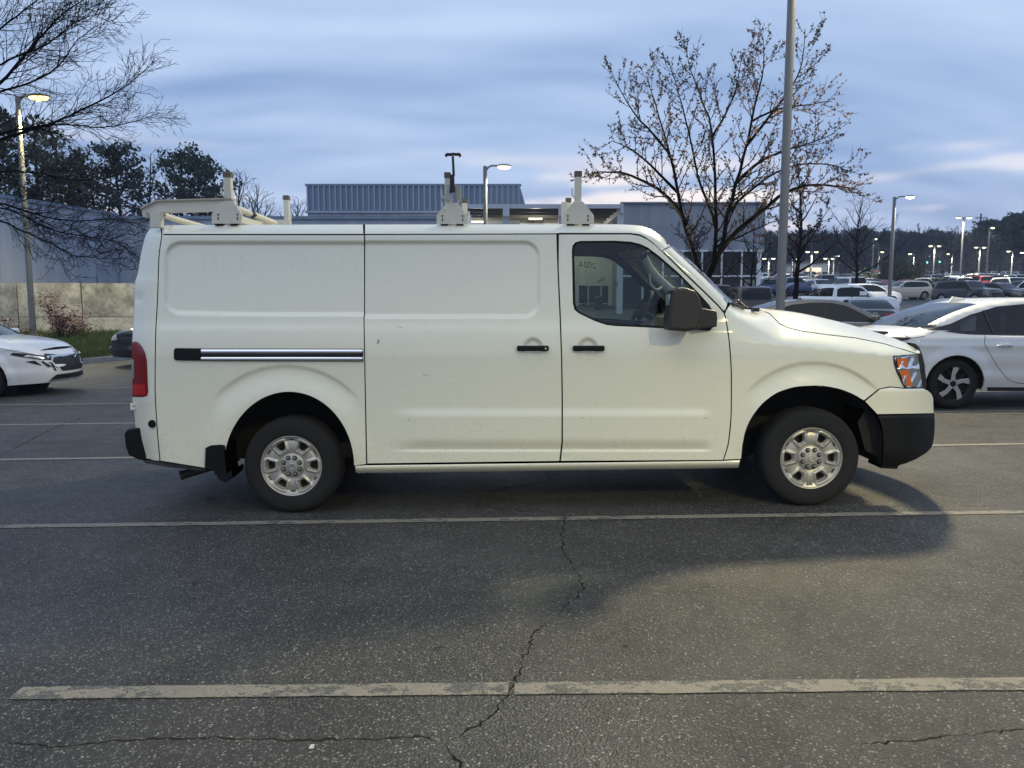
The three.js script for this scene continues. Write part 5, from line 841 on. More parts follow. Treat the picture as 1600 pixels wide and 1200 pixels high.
{ // blue building at the left: a long flank and a front that turns the corner
  const b = thing('warehouse_building', 'plain blue grey building with a flat roof behind the concrete wall', 'building', [-18.3, 0, -36]), H = 5.4;
  const L = 9, dx = -1.2 / 6.75, panels = 4;
  const left = new THREE.Group(); const ang = Math.atan2(6.75, -1.2);
  for (let k = 0; k < panels; k++) { const g = uvBox(L / panels - 0.012, H, 0.2, (k + 0.5) * L / panels, H / 2, 0); g.rotateY(-ang); mesh('wall_panel', g, M.blueWall, b); }
  for (let k = 0; k < 6; k++) mesh('wall_panel', uvBox(2.49, H - 0.15, 0.2, 1.25 + 2.5 * k, (H - 0.15) / 2, -0.12), M.blueWall, b);
  { const g = uvBox(L, 0.14, 0.34, L / 2, H + 0.05, 0); g.rotateY(-ang); mesh('roof_edge', g, M.blueRib, b); } mesh('roof_edge', uvBox(15.2, 0.14, 0.34, 7.6, H - 0.08, -0.1), M.blueRib, b);
  mesh('side_wall', uvBox(14.8, H - 0.3, 10, 7.6, H / 2 - 0.2, -5.4), M.blueWall, b);
}
const DS = 57, by = D => EYE + 0 * D; 
{ // dealer's showroom: ribbed mansard, canopy, pale front, glazed block
  const gy = 0.2, s = thing('showroom_building', 'low showroom building with blue ribbed roof, canopy and tall glazed end block', 'building', [0, gy, -DS]);
  const Y = (v, D) => YV(v, D) - gy, z = D => DS - D; // local
  // mansard
  { const D = 58, x0 = XU(487, D), x1 = XU(812, D), yt = Y(295, D), yb = Y(334, D); const g = uvBox(x1 - x0, yt - yb, 0.3, (x0 + x1) / 2, (yt + yb) / 2, z(D)); g.rotateX(0); mesh('roof_panel', g, M.blueRib, s);
    mesh('roof_flank', shapeGeo([[x1, yb], [x1 + 0.55, yb], [x1 - 0.02, yt], [x1 - 0.1, yt]], 0.3), M.blueRib, s).position.z = z(D) - 0.15;
    mesh('roof_cap', uvBox(x1 - x0 + 0.2, 0.14, 0.5, (x0 + x1) / 2, yt + 0.03, z(D)), M.blueRib, s); mesh('roof_gutter', uvBox(x1 - x0 + 0.9, 0.14, 0.46, (x0 + x1) / 2 + 0.3, yb - 0.04, z(D) + 0.05), M.blueWall, s);
    const n = 38; for (let k = 0; k <= n; k++) mesh('roof_rib', box(0.12, yt - yb - 0.1, 0.16, lerp(x0 + 0.06, x1 - 0.06, k / n), (yt + yb) / 2, z(D) + 0.2), M.blueSeam, s);
    mesh('wall_band', uvBox(x1 - x0, yb, 0.3, (x0 + x1) / 2, yb / 2 - 0.08, z(D) - 0.05), M.blueWall, s); }
  // canopy with joists, columns and strip lights
  { const D0 = 50, D1 = 60.6, x0 = XU(730, D0), x1 = XU(966, D0), yt = Y(323, D0), th = 0.26;
    mesh('canopy_fascia', box(x1 - x0, th, 0.2, (x0 + x1) / 2, yt - th / 2, z(D0)), M.canopy, s); mesh('canopy_fascia', box(0.2, th + 0.35, D1 - D0, x1 + 0.11, yt - (th + 0.35) / 2 + 0.05, z((D0 + D1) / 2)), M.canopy, s);
    mesh('canopy_roof', box(x1 - x0, 0.08, D1 - D0 - 0.22, (x0 + x1) / 2, yt - 0.06, z((D0 + D1) / 2)), M.soffit, s);
    for (let k = 1; k < 6; k++) mesh('joist', box(x1 - x0 - 0.04, 0.2, 0.1, (x0 + x1) / 2, yt - 0.2, z(lerp(D0, D1, k / 6))), M.soffit, s);
    for (const u of [791, 876]) { const x = XU(u, D0 + 0.1); mesh('canopy_column', box(0.36, yt - th + 0.3, 0.36, x, (yt - th + 0.3) / 2 - 0.3, z(D0 + 0.32)), M.canopy, s); mesh('column_head', box(0.42, th + 0.5, 0.14, x, yt - th / 2 - 0.27, z(D0 - 0.18)), M.canopy, s); }
    mesh('canopy_column', box(0.36, yt - th + 0.3, 0.36, XU(968, D0), (yt - th + 0.3) / 2 - 0.3, z(D0 + 0.32)), M.canopy, s);
    for (const [u, D] of [[748, 56], [836, 54], [836, 58.5], [900, 57]]) { const x = XU(u, D), y = yt - 0.42; const h = mesh('ceiling_light', box(1.0, 0.08, 0.5, x, y, z(D)), M.canopy, s); mesh('light_diffuser', box(0.9, 0.05, 0.4, x, y - 0.07, z(D)), M.glowPale, h); const L = new THREE.PointLight(new THREE.Color(1, 0.93, 0.72), 7); L.position.set(x, y - 0.7, z(D)); L.castShadow = true; L.shadow.radius = 8; s.add(L); } }
  // pale shopfront, seen through the van's cab
  { const D = 61, x0 = XU(816, D), x1 = XU(985, D), yt = Y(334, D);
    const P2 = (u0, u1, v0, v1, t, m, name, dz = 0) => { const a = XU(u0, D), b = XU(u1, D), c = Y(v1, D), d = Y(v0, D); return mesh(name, uvBox(b - a, d - c, t, (a + b) / 2, (c + d) / 2, z(D) + dz), m, s); };
    P2(815, 902, 334, 500, 0.3, M.whiteWall, 'wall_panel'); P2(902.2, 951, 334, 447, 0.3, M.whiteWall, 'wall_panel'); P2(902.2, 951, 485, 500, 0.3, M.whiteWall, 'wall_panel'); P2(951.2, 977, 334, 500, 0.34, M.whiteWall, 'wall_panel'); P2(977.2, 1004, 334, 442, 0.3, M.whiteWall, 'wall_panel');
    P2(902.2, 951, 447, 485, 0.05, M.showGlass, 'window_pane', 0); for (const u of [902.8, 918, 938, 950]) P2(u - 0.7, u + 0.7, 447, 485, 0.12, M.mullion, 'mullion', 0.05); P2(902.4, 950.8, 474, 475.4, 0.11, M.mullion, 'transom', 0.05); P2(939, 945, 447, 484, 0.03, M.whiteWall, 'blind', -0.1);
    P2(977.4, 1003.8, 442, 500, 0.05, M.showGlass, 'door_pane', -0.06); for (const u of [978.5, 990, 1003]) P2(u - 1, u + 1, 442, 500, 0.14, M.mullion, 'door_frame', 0.02); P2(979, 1002, 442, 445, 0.15, M.mullion, 'door_head', 0.03); P2(860, 1004, 495, 500, 0.9, M.conc[0], 'step', 0.6); }
  // glazed block
  { const D = 56, x0 = XU(968, D), x1 = XU(1187, D), yt = Y(322, D), yc = Y(393, D), yb = 0, n = 5;
    for (let k = 0; k < n; k++) for (let j = 0; j < 2; j++) { const w = (x1 - x0) / n, h = (yt - yc) / 2; mesh('cladding_panel', uvBox(w - 0.015, h - 0.015, 0.12, x0 + w * (k + 0.5), yc + h * (j + 0.5), z(D)), M.greyClad[(k + j) % 2], s); }
    mesh('block_core', box(x1 - x0 - 0.05, yt - 0.05, 8, (x0 + x1) / 2, yt / 2, z(D) - 4.2), M.soffit, s); mesh('parapet_cap', box(x1 - x0 + 0.16, 0.1, 0.5, (x0 + x1) / 2, yt + 0.05, z(D)), M.greyClad[0], s); mesh('cladding_flank', uvBox(0.12, yt - yc, 8, x1 + 0.03, (yt + yc) / 2, z(D) - 4.0), M.greyClad[1], s);
    const us = [970, 1002, 1033, 1063, 1093, 1123.5, 1154.5, 1181]; const ym = Y(432, D);
    for (let k = 0; k < us.length - 1; k++) { const a = XU(us[k], D), b = XU(us[k + 1], D); for (const [lo, hi] of [[0.05, ym], [ym, yc]]) { if (k === us.length - 2 && lo < 1) { mesh('shop_door', box(b - a - 0.3, ym - 0.2, 0.05, (a + b) / 2, ym / 2, z(D) + 0.02), M.showGlass, s); mesh('door_blind', box(b - a - 0.5, ym - 0.5, 0.02, (a + b) / 2, ym / 2, z(D) + 0.06), std([0.2, 0.2, 0.18], 0.8), s); } else mesh('window_pane', box(b - a - 0.1, hi - lo - 0.08, 0.04, (a + b) / 2, (lo + hi) / 2, z(D)), M.showGlass, s); } }
    for (const u of us) mesh('mullion', box(u > 1180 ? 0.3 : 0.11, yc, 0.16, XU(u, D), yc / 2, z(D) + 0.06), M.mullion, s); mesh('transom', box(x1 - x0 - 0.2, 0.11, 0.15, (x0 + x1) / 2, ym, z(D) + 0.07), M.mullion, s); mesh('window_head', box(x1 - x0, 0.12, 0.2, (x0 + x1) / 2, yc - 0.02, z(D) + 0.06), M.mullion, s); }
}
{ const D = 55, x = XU(934, D), y = gh(x, -D), t = thing('trash_can', 'dark round trash can in front of the pale shopfront', 'trash can', [x, y, -D]); const g = new THREE.LatheGeometry([[0, 0], [0.26, 0], [0.28, 0.1], [0.29, 0.8], [0.27, 0.86], [0.2, 0.95], [0.12, 0.98]].map(p => new THREE.Vector2(...p)), 20); mesh('bin_body', g, M.darkTrim, t); mesh('bin_band', (() => { const b = new THREE.TorusGeometry(0.29, 0.012, 6, 24); b.rotateX(Math.PI / 2); b.translate(0, 0.55, 0); return b; })(), M.black, t); }
// kerb and grass bank at the left
const bankY = (x, z) => { const d = -z, t = clamp((d - 19.6) / 7.2); return gh(x, z) + 0.13 + 0.42 * Math.pow(t, 1.2) + 0.06 * fbm(x * 0.6, z * 0.6, 3, 3); };
const edgeD = x => 19.3 + 7.2 * sstep(-12.0, -8.6, x) + 0.1 * Math.sin(x * 0.4);
{
  const xs = range(-24, -8.4, 52), rows = 18, V = [], U = [], I = [];
  xs.forEach((x, i) => { for (let j = 0; j <= rows; j++) { const d = lerp(edgeD(x) + 0.14, 26.95, j / rows); V.push(x, j ? bankY(x, -d) : gh(x, -d) + 0.125, -d); U.push(x, d); if (i && j) { const a = (i - 1) * (rows + 1) + j - 1, b = a + rows + 1; I.push(a, b, a + 1, b, b + 1, a + 1); } } });
  const g = new THREE.BufferGeometry(); g.setAttribute('position', new THREE.Float32BufferAttribute(V, 3)); g.setAttribute('uv', new THREE.Float32BufferAttribute(U, 2)); g.setIndex(I); g.computeVertexNormals();
  const soil = noisyTex(131, 0.32, 0.3, [0.95, 0.95, 0.7], 256); soil.repeat.set(0.6, 0.6); const bank = mesh('grass_bank', g, new THREE.MeshStandardMaterial({ map: soil, roughness: 1, side: THREE.DoubleSide }), scene); bank.userData = { kind: 'structure', label: 'low earth bank under the grass', category: 'bank' };
  const kerb = []; for (let k = 0; k < xs.length - 1; k += 2) { const a = xs[k], b = xs[Math.min(k + 2, xs.length - 1)], za = edgeD(a), zb = edgeD(b), q = []; const A = new THREE.Vector3(a + 0.006, gh(a, -za), -za), B = new THREE.Vector3(b - 0.006, gh(b, -zb), -zb); kerb.push([A, B]); }
  const kp = new THREE.Group(); kp.name = 'kerb'; kp.userData = { kind: 'structure', label: 'weathered concrete kerb edging the grass bank', category: 'kerb' }; scene.add(kp);
  for (const [A, B] of kerb) { const d = B.clone().sub(A), L = d.length(), q = box(L, 0.3, 0.15, 0, -0.02, -0.075, 0.02); q.rotateY(Math.atan2(-d.z, d.x)); q.translate((A.x + B.x) / 2, (A.y + B.y) / 2, (A.z + B.z) / 2); mesh('kerb_stone', q, M.conc[0], kp); }
  const r = rng(404), tuft = []; for (let k = 0; k < 5; k++) { const a = r() * 6.28, c = Math.cos(a) * 0.012, s = Math.sin(a) * 0.012, l = 0.09 + 0.09 * r(), bx = (r() - 0.5) * 0.14, bz = (r() - 0.5) * 0.14, lx = (r() - 0.5) * 0.12, lz = (r() - 0.5) * 0.12; tuft.push([[bx - c, 0, bz - s], [bx + c, 0, bz + s], [bx + lx, l, bz + lz]]); }
  const tg = new THREE.BufferGeometry(); tg.setAttribute('position', new THREE.Float32BufferAttribute(tuft.flat(2), 3)); tg.computeVertexNormals();
  const N = 12000, im = new THREE.InstancedMesh(tg, new THREE.MeshStandardMaterial({ color: 0xffffff, roughness: 0.9, side: THREE.DoubleSide }), N), m4 = new THREE.Matrix4(), q = new THREE.Quaternion(), col = new THREE.Color(); im.name = 'grass';
  for (let k = 0; k < N; k++) { const x = -21 + 12.4 * r(), d = edgeD(x) + 0.2 + (26.6 - edgeD(x) - 0.2) * r(), sc = 0.6 + 0.9 * r() * (0.6 + 0.8 * clamp(fbm(x * 0.8, d * 0.8, 1, 2) + 0.5)); q.setFromAxisAngle(new THREE.Vector3(0, 1, 0), r() * 6.28); m4.compose(new THREE.Vector3(x, bankY(x, -d) - 0.01, -d), q, new THREE.Vector3(sc, sc, sc)); im.setMatrixAt(k, m4); const t = r(); t < 0.12 ? col.setRGB(0.16, 0.12, 0.05) : col.setRGB(0.045 + 0.05 * t, 0.085 + 0.05 * t, 0.018 + 0.015 * t); im.setColorAt(k, col); }
  im.userData = { kind: 'stuff', label: 'short green grass on the bank below the concrete wall', category: 'grass' }; scene.add(im);
}
// ---------------------------------------------------------------- trees and shrubs
class Limbs { // tapered tubes collected into one geometry
  constructor() { this.v = []; this.n = []; this.i = []; }
  add(pts, r0, r1, sides) {
    const b = this.v.length / 3, t = new THREE.Vector3(), a = new THREE.Vector3(), c = new THREE.Vector3(), ref = new THREE.Vector3(0.31, 0.17, 0.93);
    for (let k = 0; k < pts.length; k++) {
      t.copy(pts[Math.min(pts.length - 1, k + 1)]).sub(pts[Math.max(0, k - 1)]).normalize(); a.crossVectors(t, ref).normalize(); c.crossVectors(t, a); const r = lerp(r0, r1, k / (pts.length - 1));
      for (let s = 0; s < sides; s++) { const q = s / sides * 6.2832, x = Math.cos(q), y = Math.sin(q), nx = a.x * x + c.x * y, ny = a.y * x + c.y * y, nz = a.z * x + c.z * y; this.v.push(pts[k].x + nx * r, pts[k].y + ny * r, pts[k].z + nz * r); this.n.push(nx, ny, nz); if (k) { const o = b + (k - 1) * sides, s1 = (s + 1) % sides; this.i.push(o + s, o + sides + s, o + s1, o + s1, o + sides + s, o + sides + s1); } }
    }
  }
  geo() { const g = new THREE.BufferGeometry(); g.setAttribute('position', new THREE.Float32BufferAttribute(this.v, 3)); g.setAttribute('normal', new THREE.Float32BufferAttribute(this.n, 3)); g.setAttribute('uv', new THREE.Float32BufferAttribute(new Float32Array(this.v.length / 3 * 2), 2)); g.setIndex(this.i); return g; }
}
class Tris { constructor() { this.v = []; } tri(a, b, c) { this.v.push(a.x, a.y, a.z, b.x, b.y, b.z, c.x, c.y, c.z); } leaf(p, size, r, flat = 0) { const d = new THREE.Vector3(r() - 0.5, (r() - 0.5) * (1 - flat) + 0.1, r() - 0.5).normalize().multiplyScalar(size), e = new THREE.Vector3(r() - 0.5, (r() - 0.5) * (1 - flat), r() - 0.5).normalize().multiplyScalar(size * 0.42), m = p.clone().addScaledVector(d, 0.5); this.tri(p, m.clone().add(e), p.clone().add(d)); this.tri(p, p.clone().add(d), m.clone().sub(e)); } geo() { const g = new THREE.BufferGeometry(); g.setAttribute('position', new THREE.Float32BufferAttribute(this.v, 3)); g.computeVertexNormals(); return g; } }
const rv = (r) => new THREE.Vector3(r() - 0.5, r() - 0.5, r() - 0.5);
function path(a, dir, len, k, r, wob, up, out) { // a wandering twig
  const pts = [a.clone()], d = dir.clone().normalize(); for (let s = 0; s < k; s++) { d.addScaledVector(rv(r), wob); d.y += up / k; d.normalize(); pts.push(pts[pts.length - 1].clone().addScaledVector(d, len / k)); } return pts;
}
// limbs given as points; side shoots are grown on them down to `depth`
function limbTree(limbs, o) {
  const r = rng(o.seed), trunk = new Limbs(), twig = new Limbs(), buds = new Tris(), bulk = [];
  const shoot = (pts, r0, r1, lvl) => {
    (lvl === 0 ? trunk : twig).add(pts, r0, r1, lvl === 0 ? 9 : lvl === 1 ? 5 : 3);
    if (o.bud && lvl >= 1) for (let k = 1; k < pts.length; k++) for (let q = 0; q < o.bud; q++) if (r() < 0.42) { const p = pts[k - 1].clone().lerp(pts[k], r()); for (let l = 0; l < 2; l++) buds.leaf(p, o.budSize * (0.7 + 0.7 * r()), r); }
    if (lvl >= o.depth) return;
    let L = 0; for (let k = 1; k < pts.length; k++) L += pts[k].distanceTo(pts[k - 1]);
    const n = Math.round(L * o.dens[lvl]); for (let q = 0; q < n; q++) {
      const t = o.start[lvl] + (1 - o.start[lvl]) * Math.pow((q + r()) / n, 0.9), f = t * (pts.length - 1), k = Math.min(pts.length - 2, Math.floor(f)), p = pts[k].clone().lerp(pts[k + 1], f - k), td = pts[k + 1].clone().sub(pts[k]).normalize();
      const side = rv(r); side.addScaledVector(td, -side.dot(td)).normalize(); if (o.plane) side.z *= o.plane; const dir = td.clone().multiplyScalar(o.fwd[lvl]).add(side).normalize();
      const len = o.len[lvl] * (0.45 + 0.75 * r()) * (1 - 0.55 * t), rad = lerp(r0, r1, t) * o.thin[lvl]; shoot(path(p, dir, len, lvl < 1 ? 7 : 4, r, o.wob, o.up[lvl]), Math.max(rad, o.rmin), o.rmin * 0.75, lvl + 1);
    }
  };
  for (const l of limbs) { const c = new THREE.CatmullRomCurve3(l.pts), pts = c.getPoints(Math.max(8, Math.round(c.getLength() * 3.2))); pts.forEach((p, k) => { if (k && k < pts.length - 1) p.addScaledVector(rv(r), o.jit ?? 0.03); }); if (l.bare) trunk.add(pts, l.r0, l.r1, 10); else shoot(pts, l.r0, l.r1, 0); }
  return { trunk: trunk.geo(), twig: twig.geo(), buds: buds.v.length ? buds.geo() : null };
}
M.bark = std([0.11, 0.09, 0.075], 0.9); M.barkOak = std([0.06, 0.054, 0.048], 0.95); M.barkDark = std([0.03, 0.027, 0.025], 0.95); M.barkMoss = std([0.19, 0.165, 0.12], 0.92); M.bud = std([0.055, 0.03, 0.028], 0.85); M.redLeaf = std([0.11, 0.028, 0.03], 0.75, 0); M.pine = std([0.03, 0.045, 0.027], 0.85); M.pineB = std([0.04, 0.052, 0.028], 0.85); M.shrub = std([0.035, 0.05, 0.02], 0.85);
function putTree(name, label, base, t, mats, group, cat = 'tree') { const o = thing(name, label, cat, base.toArray(), group); const mv = g => { g.translate(-base.x, -base.y, -base.z); return g; }; mesh('trunk', mv(t.trunk), mats[0], o); const c = mesh('crown', mv(t.twig), mats[1] ?? mats[0], o); if (t.buds) mesh('bud', mv(t.buds), mats[2] ?? M.bud, c).userData.kind = 'stuff'; return o; }
{ // budding tree between the van and the showroom
  const D = 17, q = (pts) => pts.map(([u, v, dz = 0]) => P(u, v, D + dz)); const base = at(1100, D);
  const limbs = [
    { pts: [base.clone().add(new THREE.Vector3(0, -0.05, 0)), ...q([[1101, 470], [1104, 436]])], r0: 0.115, r1: 0.09, bare: 1 },
    { pts: q([[1104, 440], [1090, 414, -0.1], [1077, 372, -0.2], [1066, 335, -0.3], [1056, 285, -0.35], [1046, 240, -0.4], [1034, 196, -0.5], [1020, 150, -0.6], [1010, 118, -0.7]]), r0: 0.056, r1: 0.0045 },
    { pts: q([[1104, 438], [1116, 405, 0.1], [1119, 360, 0.3], [1118, 310, 0.45], [1116, 255, 0.5], [1111, 200, 0.5], [1097, 155, 0.5], [1080, 112, 0.6], [1068, 62, 0.6]]), r0: 0.052, r1: 0.0045 },
    { pts: q([[1106, 436], [1124, 395, -0.1], [1136, 340, -0.3], [1149, 290, -0.4], [1162, 245, -0.5], [1174, 190, -0.6], [1186, 140, -0.6], [1193, 95, -0.5], [1192, 55, -0.5]]), r0: 0.056, r1: 0.0045 },
    { pts: q([[1072, 350, -0.2], [1048, 312, -0.6], [1016, 288, -0.9], [978, 272, -1.1], [948, 268, -1.2], [926, 270, -1.3]]), r0: 0.045, r1: 0.008 },
    { pts: q([[1058, 300, -0.3], [1020, 262, 0.2], [985, 232, 0.5], [955, 220, 0.6]]), r0: 0.035, r1: 0.007 },
    { pts: q([[1122, 398, -0.1], [1150, 362, -0.6], [1190, 330, -1.0], [1228, 300, -1.2], [1270, 288, -1.3], [1310, 292, -1.4], [1340, 296, -1.4]]), r0: 0.06, r1: 0.008 },
    { pts: q([[1152, 285, -0.4], [1185, 254, 0.2], [1222, 236, 0.4], [1262, 226, 0.5], [1305, 208, 0.6]]), r0: 0.04, r1: 0.007 },
    { pts: q([[1166, 228, -0.5], [1196, 190, -0.2], [1228, 150, 0.0], [1250, 110, 0.1], [1258, 45, 0.1]]), r0: 0.035, r1: 0.006 },
    { pts: q([[1174, 190, -0.6], [1210, 172, -0.9], [1260, 164, -1.1], [1300, 158, -1.2]]), r0: 0.026, r1: 0.006 },
    { pts: q([[1136, 335, -0.3], [1170, 300, 0.7], [1230, 262, 1.2], [1290, 256, 1.4], [1330, 268, 1.5]]), r0: 0.036, r1: 0.007 },
    { pts: q([[1113, 215, 0.5], [1132, 180, 0.9], [1150, 140, 1.1], [1160, 85, 1.2]]), r0: 0.03, r1: 0.006 },
    { pts: q([[1046, 240, -0.4], [1016, 205, -0.1], [985, 170, 0.2], [958, 118, 0.3]]), r0: 0.03, r1: 0.006 },
    { pts: q([[1119, 350, 0.3], [1098, 300, 0.8], [1085, 250, 1.0], [1072, 190, 1.1], [1058, 140, 1.1], [1045, 95, 1.2]]), r0: 0.035, r1: 0.006 },
    { pts: q([[1120, 385, 0.1], [1150, 372, 0.8], [1195, 352, 1.3], [1235, 338, 1.4]]), r0: 0.03, r1: 0.006 },
  ];
  const t = limbTree(limbs, { seed: 71, depth: 2, dens: [6.2, 6.5], start: [0.18, 0.12], fwd: [1.0, 1.0], len: [1.25, 0.4], thin: [0.42, 0.55], wob: 0.34, up: [0.55, 0.35], rmin: 0.0042, bud: 2, budSize: 0.046 });
  putTree('budding_tree', 'many-stemmed tree covered in dark red buds behind the cab of the van', base, t, [M.barkMoss, M.bark]);
}
{ // wide bare tree at the left edge, its trunk outside the picture
  const D = 17.5, q = (pts) => pts.map(([u, v, dz = 0]) => P(u, v, D + dz)), tx = XU(-150, D), base = new THREE.Vector3(tx, gh(tx, -D), -D), T = v => new THREE.Vector3(tx, YV(v, D), -D);
  const limbs = [{ pts: [base.clone().add(new THREE.Vector3(0, -0.05, 0)), T(420), T(250), T(60), T(-120), T(-260)], r0: 0.24, r1: 0.07, bare: 1 }];
  const B = (v0, pts, r0) => limbs.push({ pts: [T(v0), ...q(pts)], r0: r0 * 0.6, r1: 0.006 });
  B(230, [[-60, 170, -0.3], [0, 128, -0.5], [40, 85, -0.7], [75, 45, -0.8], [105, 18, -0.9], [140, -8, -1]], 0.075);
  B(215, [[-60, 165, 0.6], [0, 143, 0.8], [50, 128, 1], [95, 100, 1.1], [125, 60, 1.2], [160, 36, 1.3]], 0.06);
  B(300, [[-60, 250, -0.4], [0, 218, -0.6], [60, 200, -0.8], [112, 180, -1], [155, 158, -1.2], [195, 136, -1.3], [230, 106, -1.4]], 0.07);
  B(290, [[-60, 232, 1], [0, 210, 1.4], [90, 194, 1.7], [150, 198, 1.9], [205, 192, 2], [250, 176, 2]], 0.055);
  B(150, [[-60, 80, 0.2], [0, 45, 0.3], [45, 10, 0.3], [90, -30, 0.3]], 0.06); B(190, [[-40, 120, -1.4], [20, 90, -1.8], [70, 72, -2], [120, 34, -2], [165, 20, -2.1]], 0.045);
  B(340, [[-60, 320, 0.3], [0, 318, 0.5], [60, 336, 0.7], [120, 346, 0.8], [180, 342, 0.9], [222, 350, 1]], 0.05); B(350, [[-60, 335, -0.6], [0, 345, -0.8], [60, 372, -1], [115, 398, -1.1], [165, 404, -1.2]], 0.045);
  B(320, [[-60, 285, -1.2], [0, 268, -1.5], [60, 270, -1.8], [120, 282, -2], [175, 276, -2]], 0.045); B(345, [[-40, 318, -1.8], [20, 330, -2.1], [85, 360, -2.3], [150, 372, -2.4], [200, 382, -2.4]], 0.035);
  const t = limbTree(limbs, { seed: 18, depth: 3, dens: [6.5, 5.2, 4.5], start: [0.3, 0.12, 0.2], fwd: [1.35, 1.1, 1.1], len: [1.5, 0.62, 0.3], thin: [0.42, 0.6, 0.8], wob: 0.3, up: [0.15, 0.1, 0.1], rmin: 0.0046, plane: 1, jit: 0.035 });
  putTree('bare_tree', 'spreading leafless tree with fine drooping twigs in front of the yellow lamp', base, t, [M.barkOak, M.barkOak]);
}
function autoTree(base, H, o) { // free-standing bare tree
  const r = rng(o.seed), limbs = [], top = base.clone().add(new THREE.Vector3((r() - 0.5) * 0.1 * H, H * 0.93, (r() - 0.5) * 0.1 * H)), tr = [base.clone().add(new THREE.Vector3(0, -0.1, 0)), base.clone().add(new THREE.Vector3(rv(r).x * 0.04 * H, H * 0.35, 0)), base.clone().lerp(top, 0.65).add(rv(r).multiplyScalar(0.06 * H)), top]; limbs.push({ pts: tr, r0: o.r ?? H * 0.016, r1: H * 0.002 });
  const c = new THREE.CatmullRomCurve3(tr); for (let k = 0; k < o.n; k++) { const t = lerp(o.low ?? 0.28, 0.9, (k + r() * 0.6) / o.n), p = c.getPoint(t), a = k * 2.4 + r(), el = lerp(o.el0 ?? 0.35, 1.1, t), L = H * (o.spread ?? 0.4) * (1.15 - t) * (0.8 + 0.4 * r()), d = new THREE.Vector3(Math.cos(a) * Math.cos(el), Math.sin(el), Math.sin(a) * Math.cos(el)); limbs.push({ pts: [p, p.clone().addScaledVector(d, L * 0.4), p.clone().addScaledVector(d, L * 0.75).add(new THREE.Vector3(0, L * 0.08, 0)), p.clone().addScaledVector(d, L).add(new THREE.Vector3(0, L * 0.16, 0))], r0: lerp(H * 0.009, H * 0.003, t), r1: H * 0.0008 }); }
  return limbTree(limbs, { depth: o.depth ?? 2, dens: [o.d0 ?? 22 / H, o.d1 ?? 30 / H, 36 / H], start: [0.25, 0.1, 0.1], fwd: [1.1, 1, 1], len: [H * 0.13, H * 0.065, H * 0.03], thin: [0.5, 0.6, 0.7], wob: 0.35, up: [0.35, 0.25, 0.2], rmin: o.rmin ?? H * 0.0007, jit: H * 0.004, seed: o.seed + 1, bud: o.bud, budSize: o.budSize });
}
{ const b = at(1238, 33); putTree('slender_tree', 'slender dark tree with a few red leaves behind the tall lamp post', b, autoTree(b, topY(236, 33) - b.y, { seed: 301, n: 13, spread: 0.33, low: 0.3, bud: 1, budSize: 0.1, rmin: 0.009 }), [M.barkDark, M.barkDark, M.bud]); }
{ const b = at(1334, 62); putTree('bare_tree', 'rounded bare tree standing alone over the parked cars beyond the pickup', b, autoTree(b, topY(300, 62) - b.y, { seed: 311, n: 16, spread: 0.5, low: 0.22, rmin: 0.011, el0: 0.3 }), [M.barkDark, M.barkDark]); }
{ const b = at(1172, 46); putTree('bare_tree', 'small dark bare tree against the glazed end of the showroom', b, autoTree(b, topY(345, 46) - b.y, { seed: 321, n: 12, spread: 0.55, low: 0.25, rmin: 0.010 }), [M.barkDark, M.barkDark]); }
{ const b = at(1082, 42); putTree('bare_tree', 'reddish twiggy tree in front of the showroom wall', b, autoTree(b, topY(345, 42) - b.y, { seed: 325, n: 13, spread: 0.6, low: 0.22, rmin: 0.010, bud: 1, budSize: 0.08 }), [M.barkDark, M.barkDark, M.bud]); }
{ const b = at(1475, 118); putTree('bare_tree', 'bare tree rising above the far end of the car lot', b, autoTree(b, topY(352, 118) - b.y, { seed: 331, n: 13, spread: 0.5, low: 0.3, rmin: 0.022 }), [M.barkDark, M.barkDark]); }
{ const b = at(1516, 66); putTree('bare_tree', 'small leafless sapling between the parked rows', b, autoTree(b, topY(424, 66) - b.y, { seed: 341, n: 8, spread: 0.6, low: 0.3, rmin: 0.012 }), [M.barkDark, M.barkDark]); }
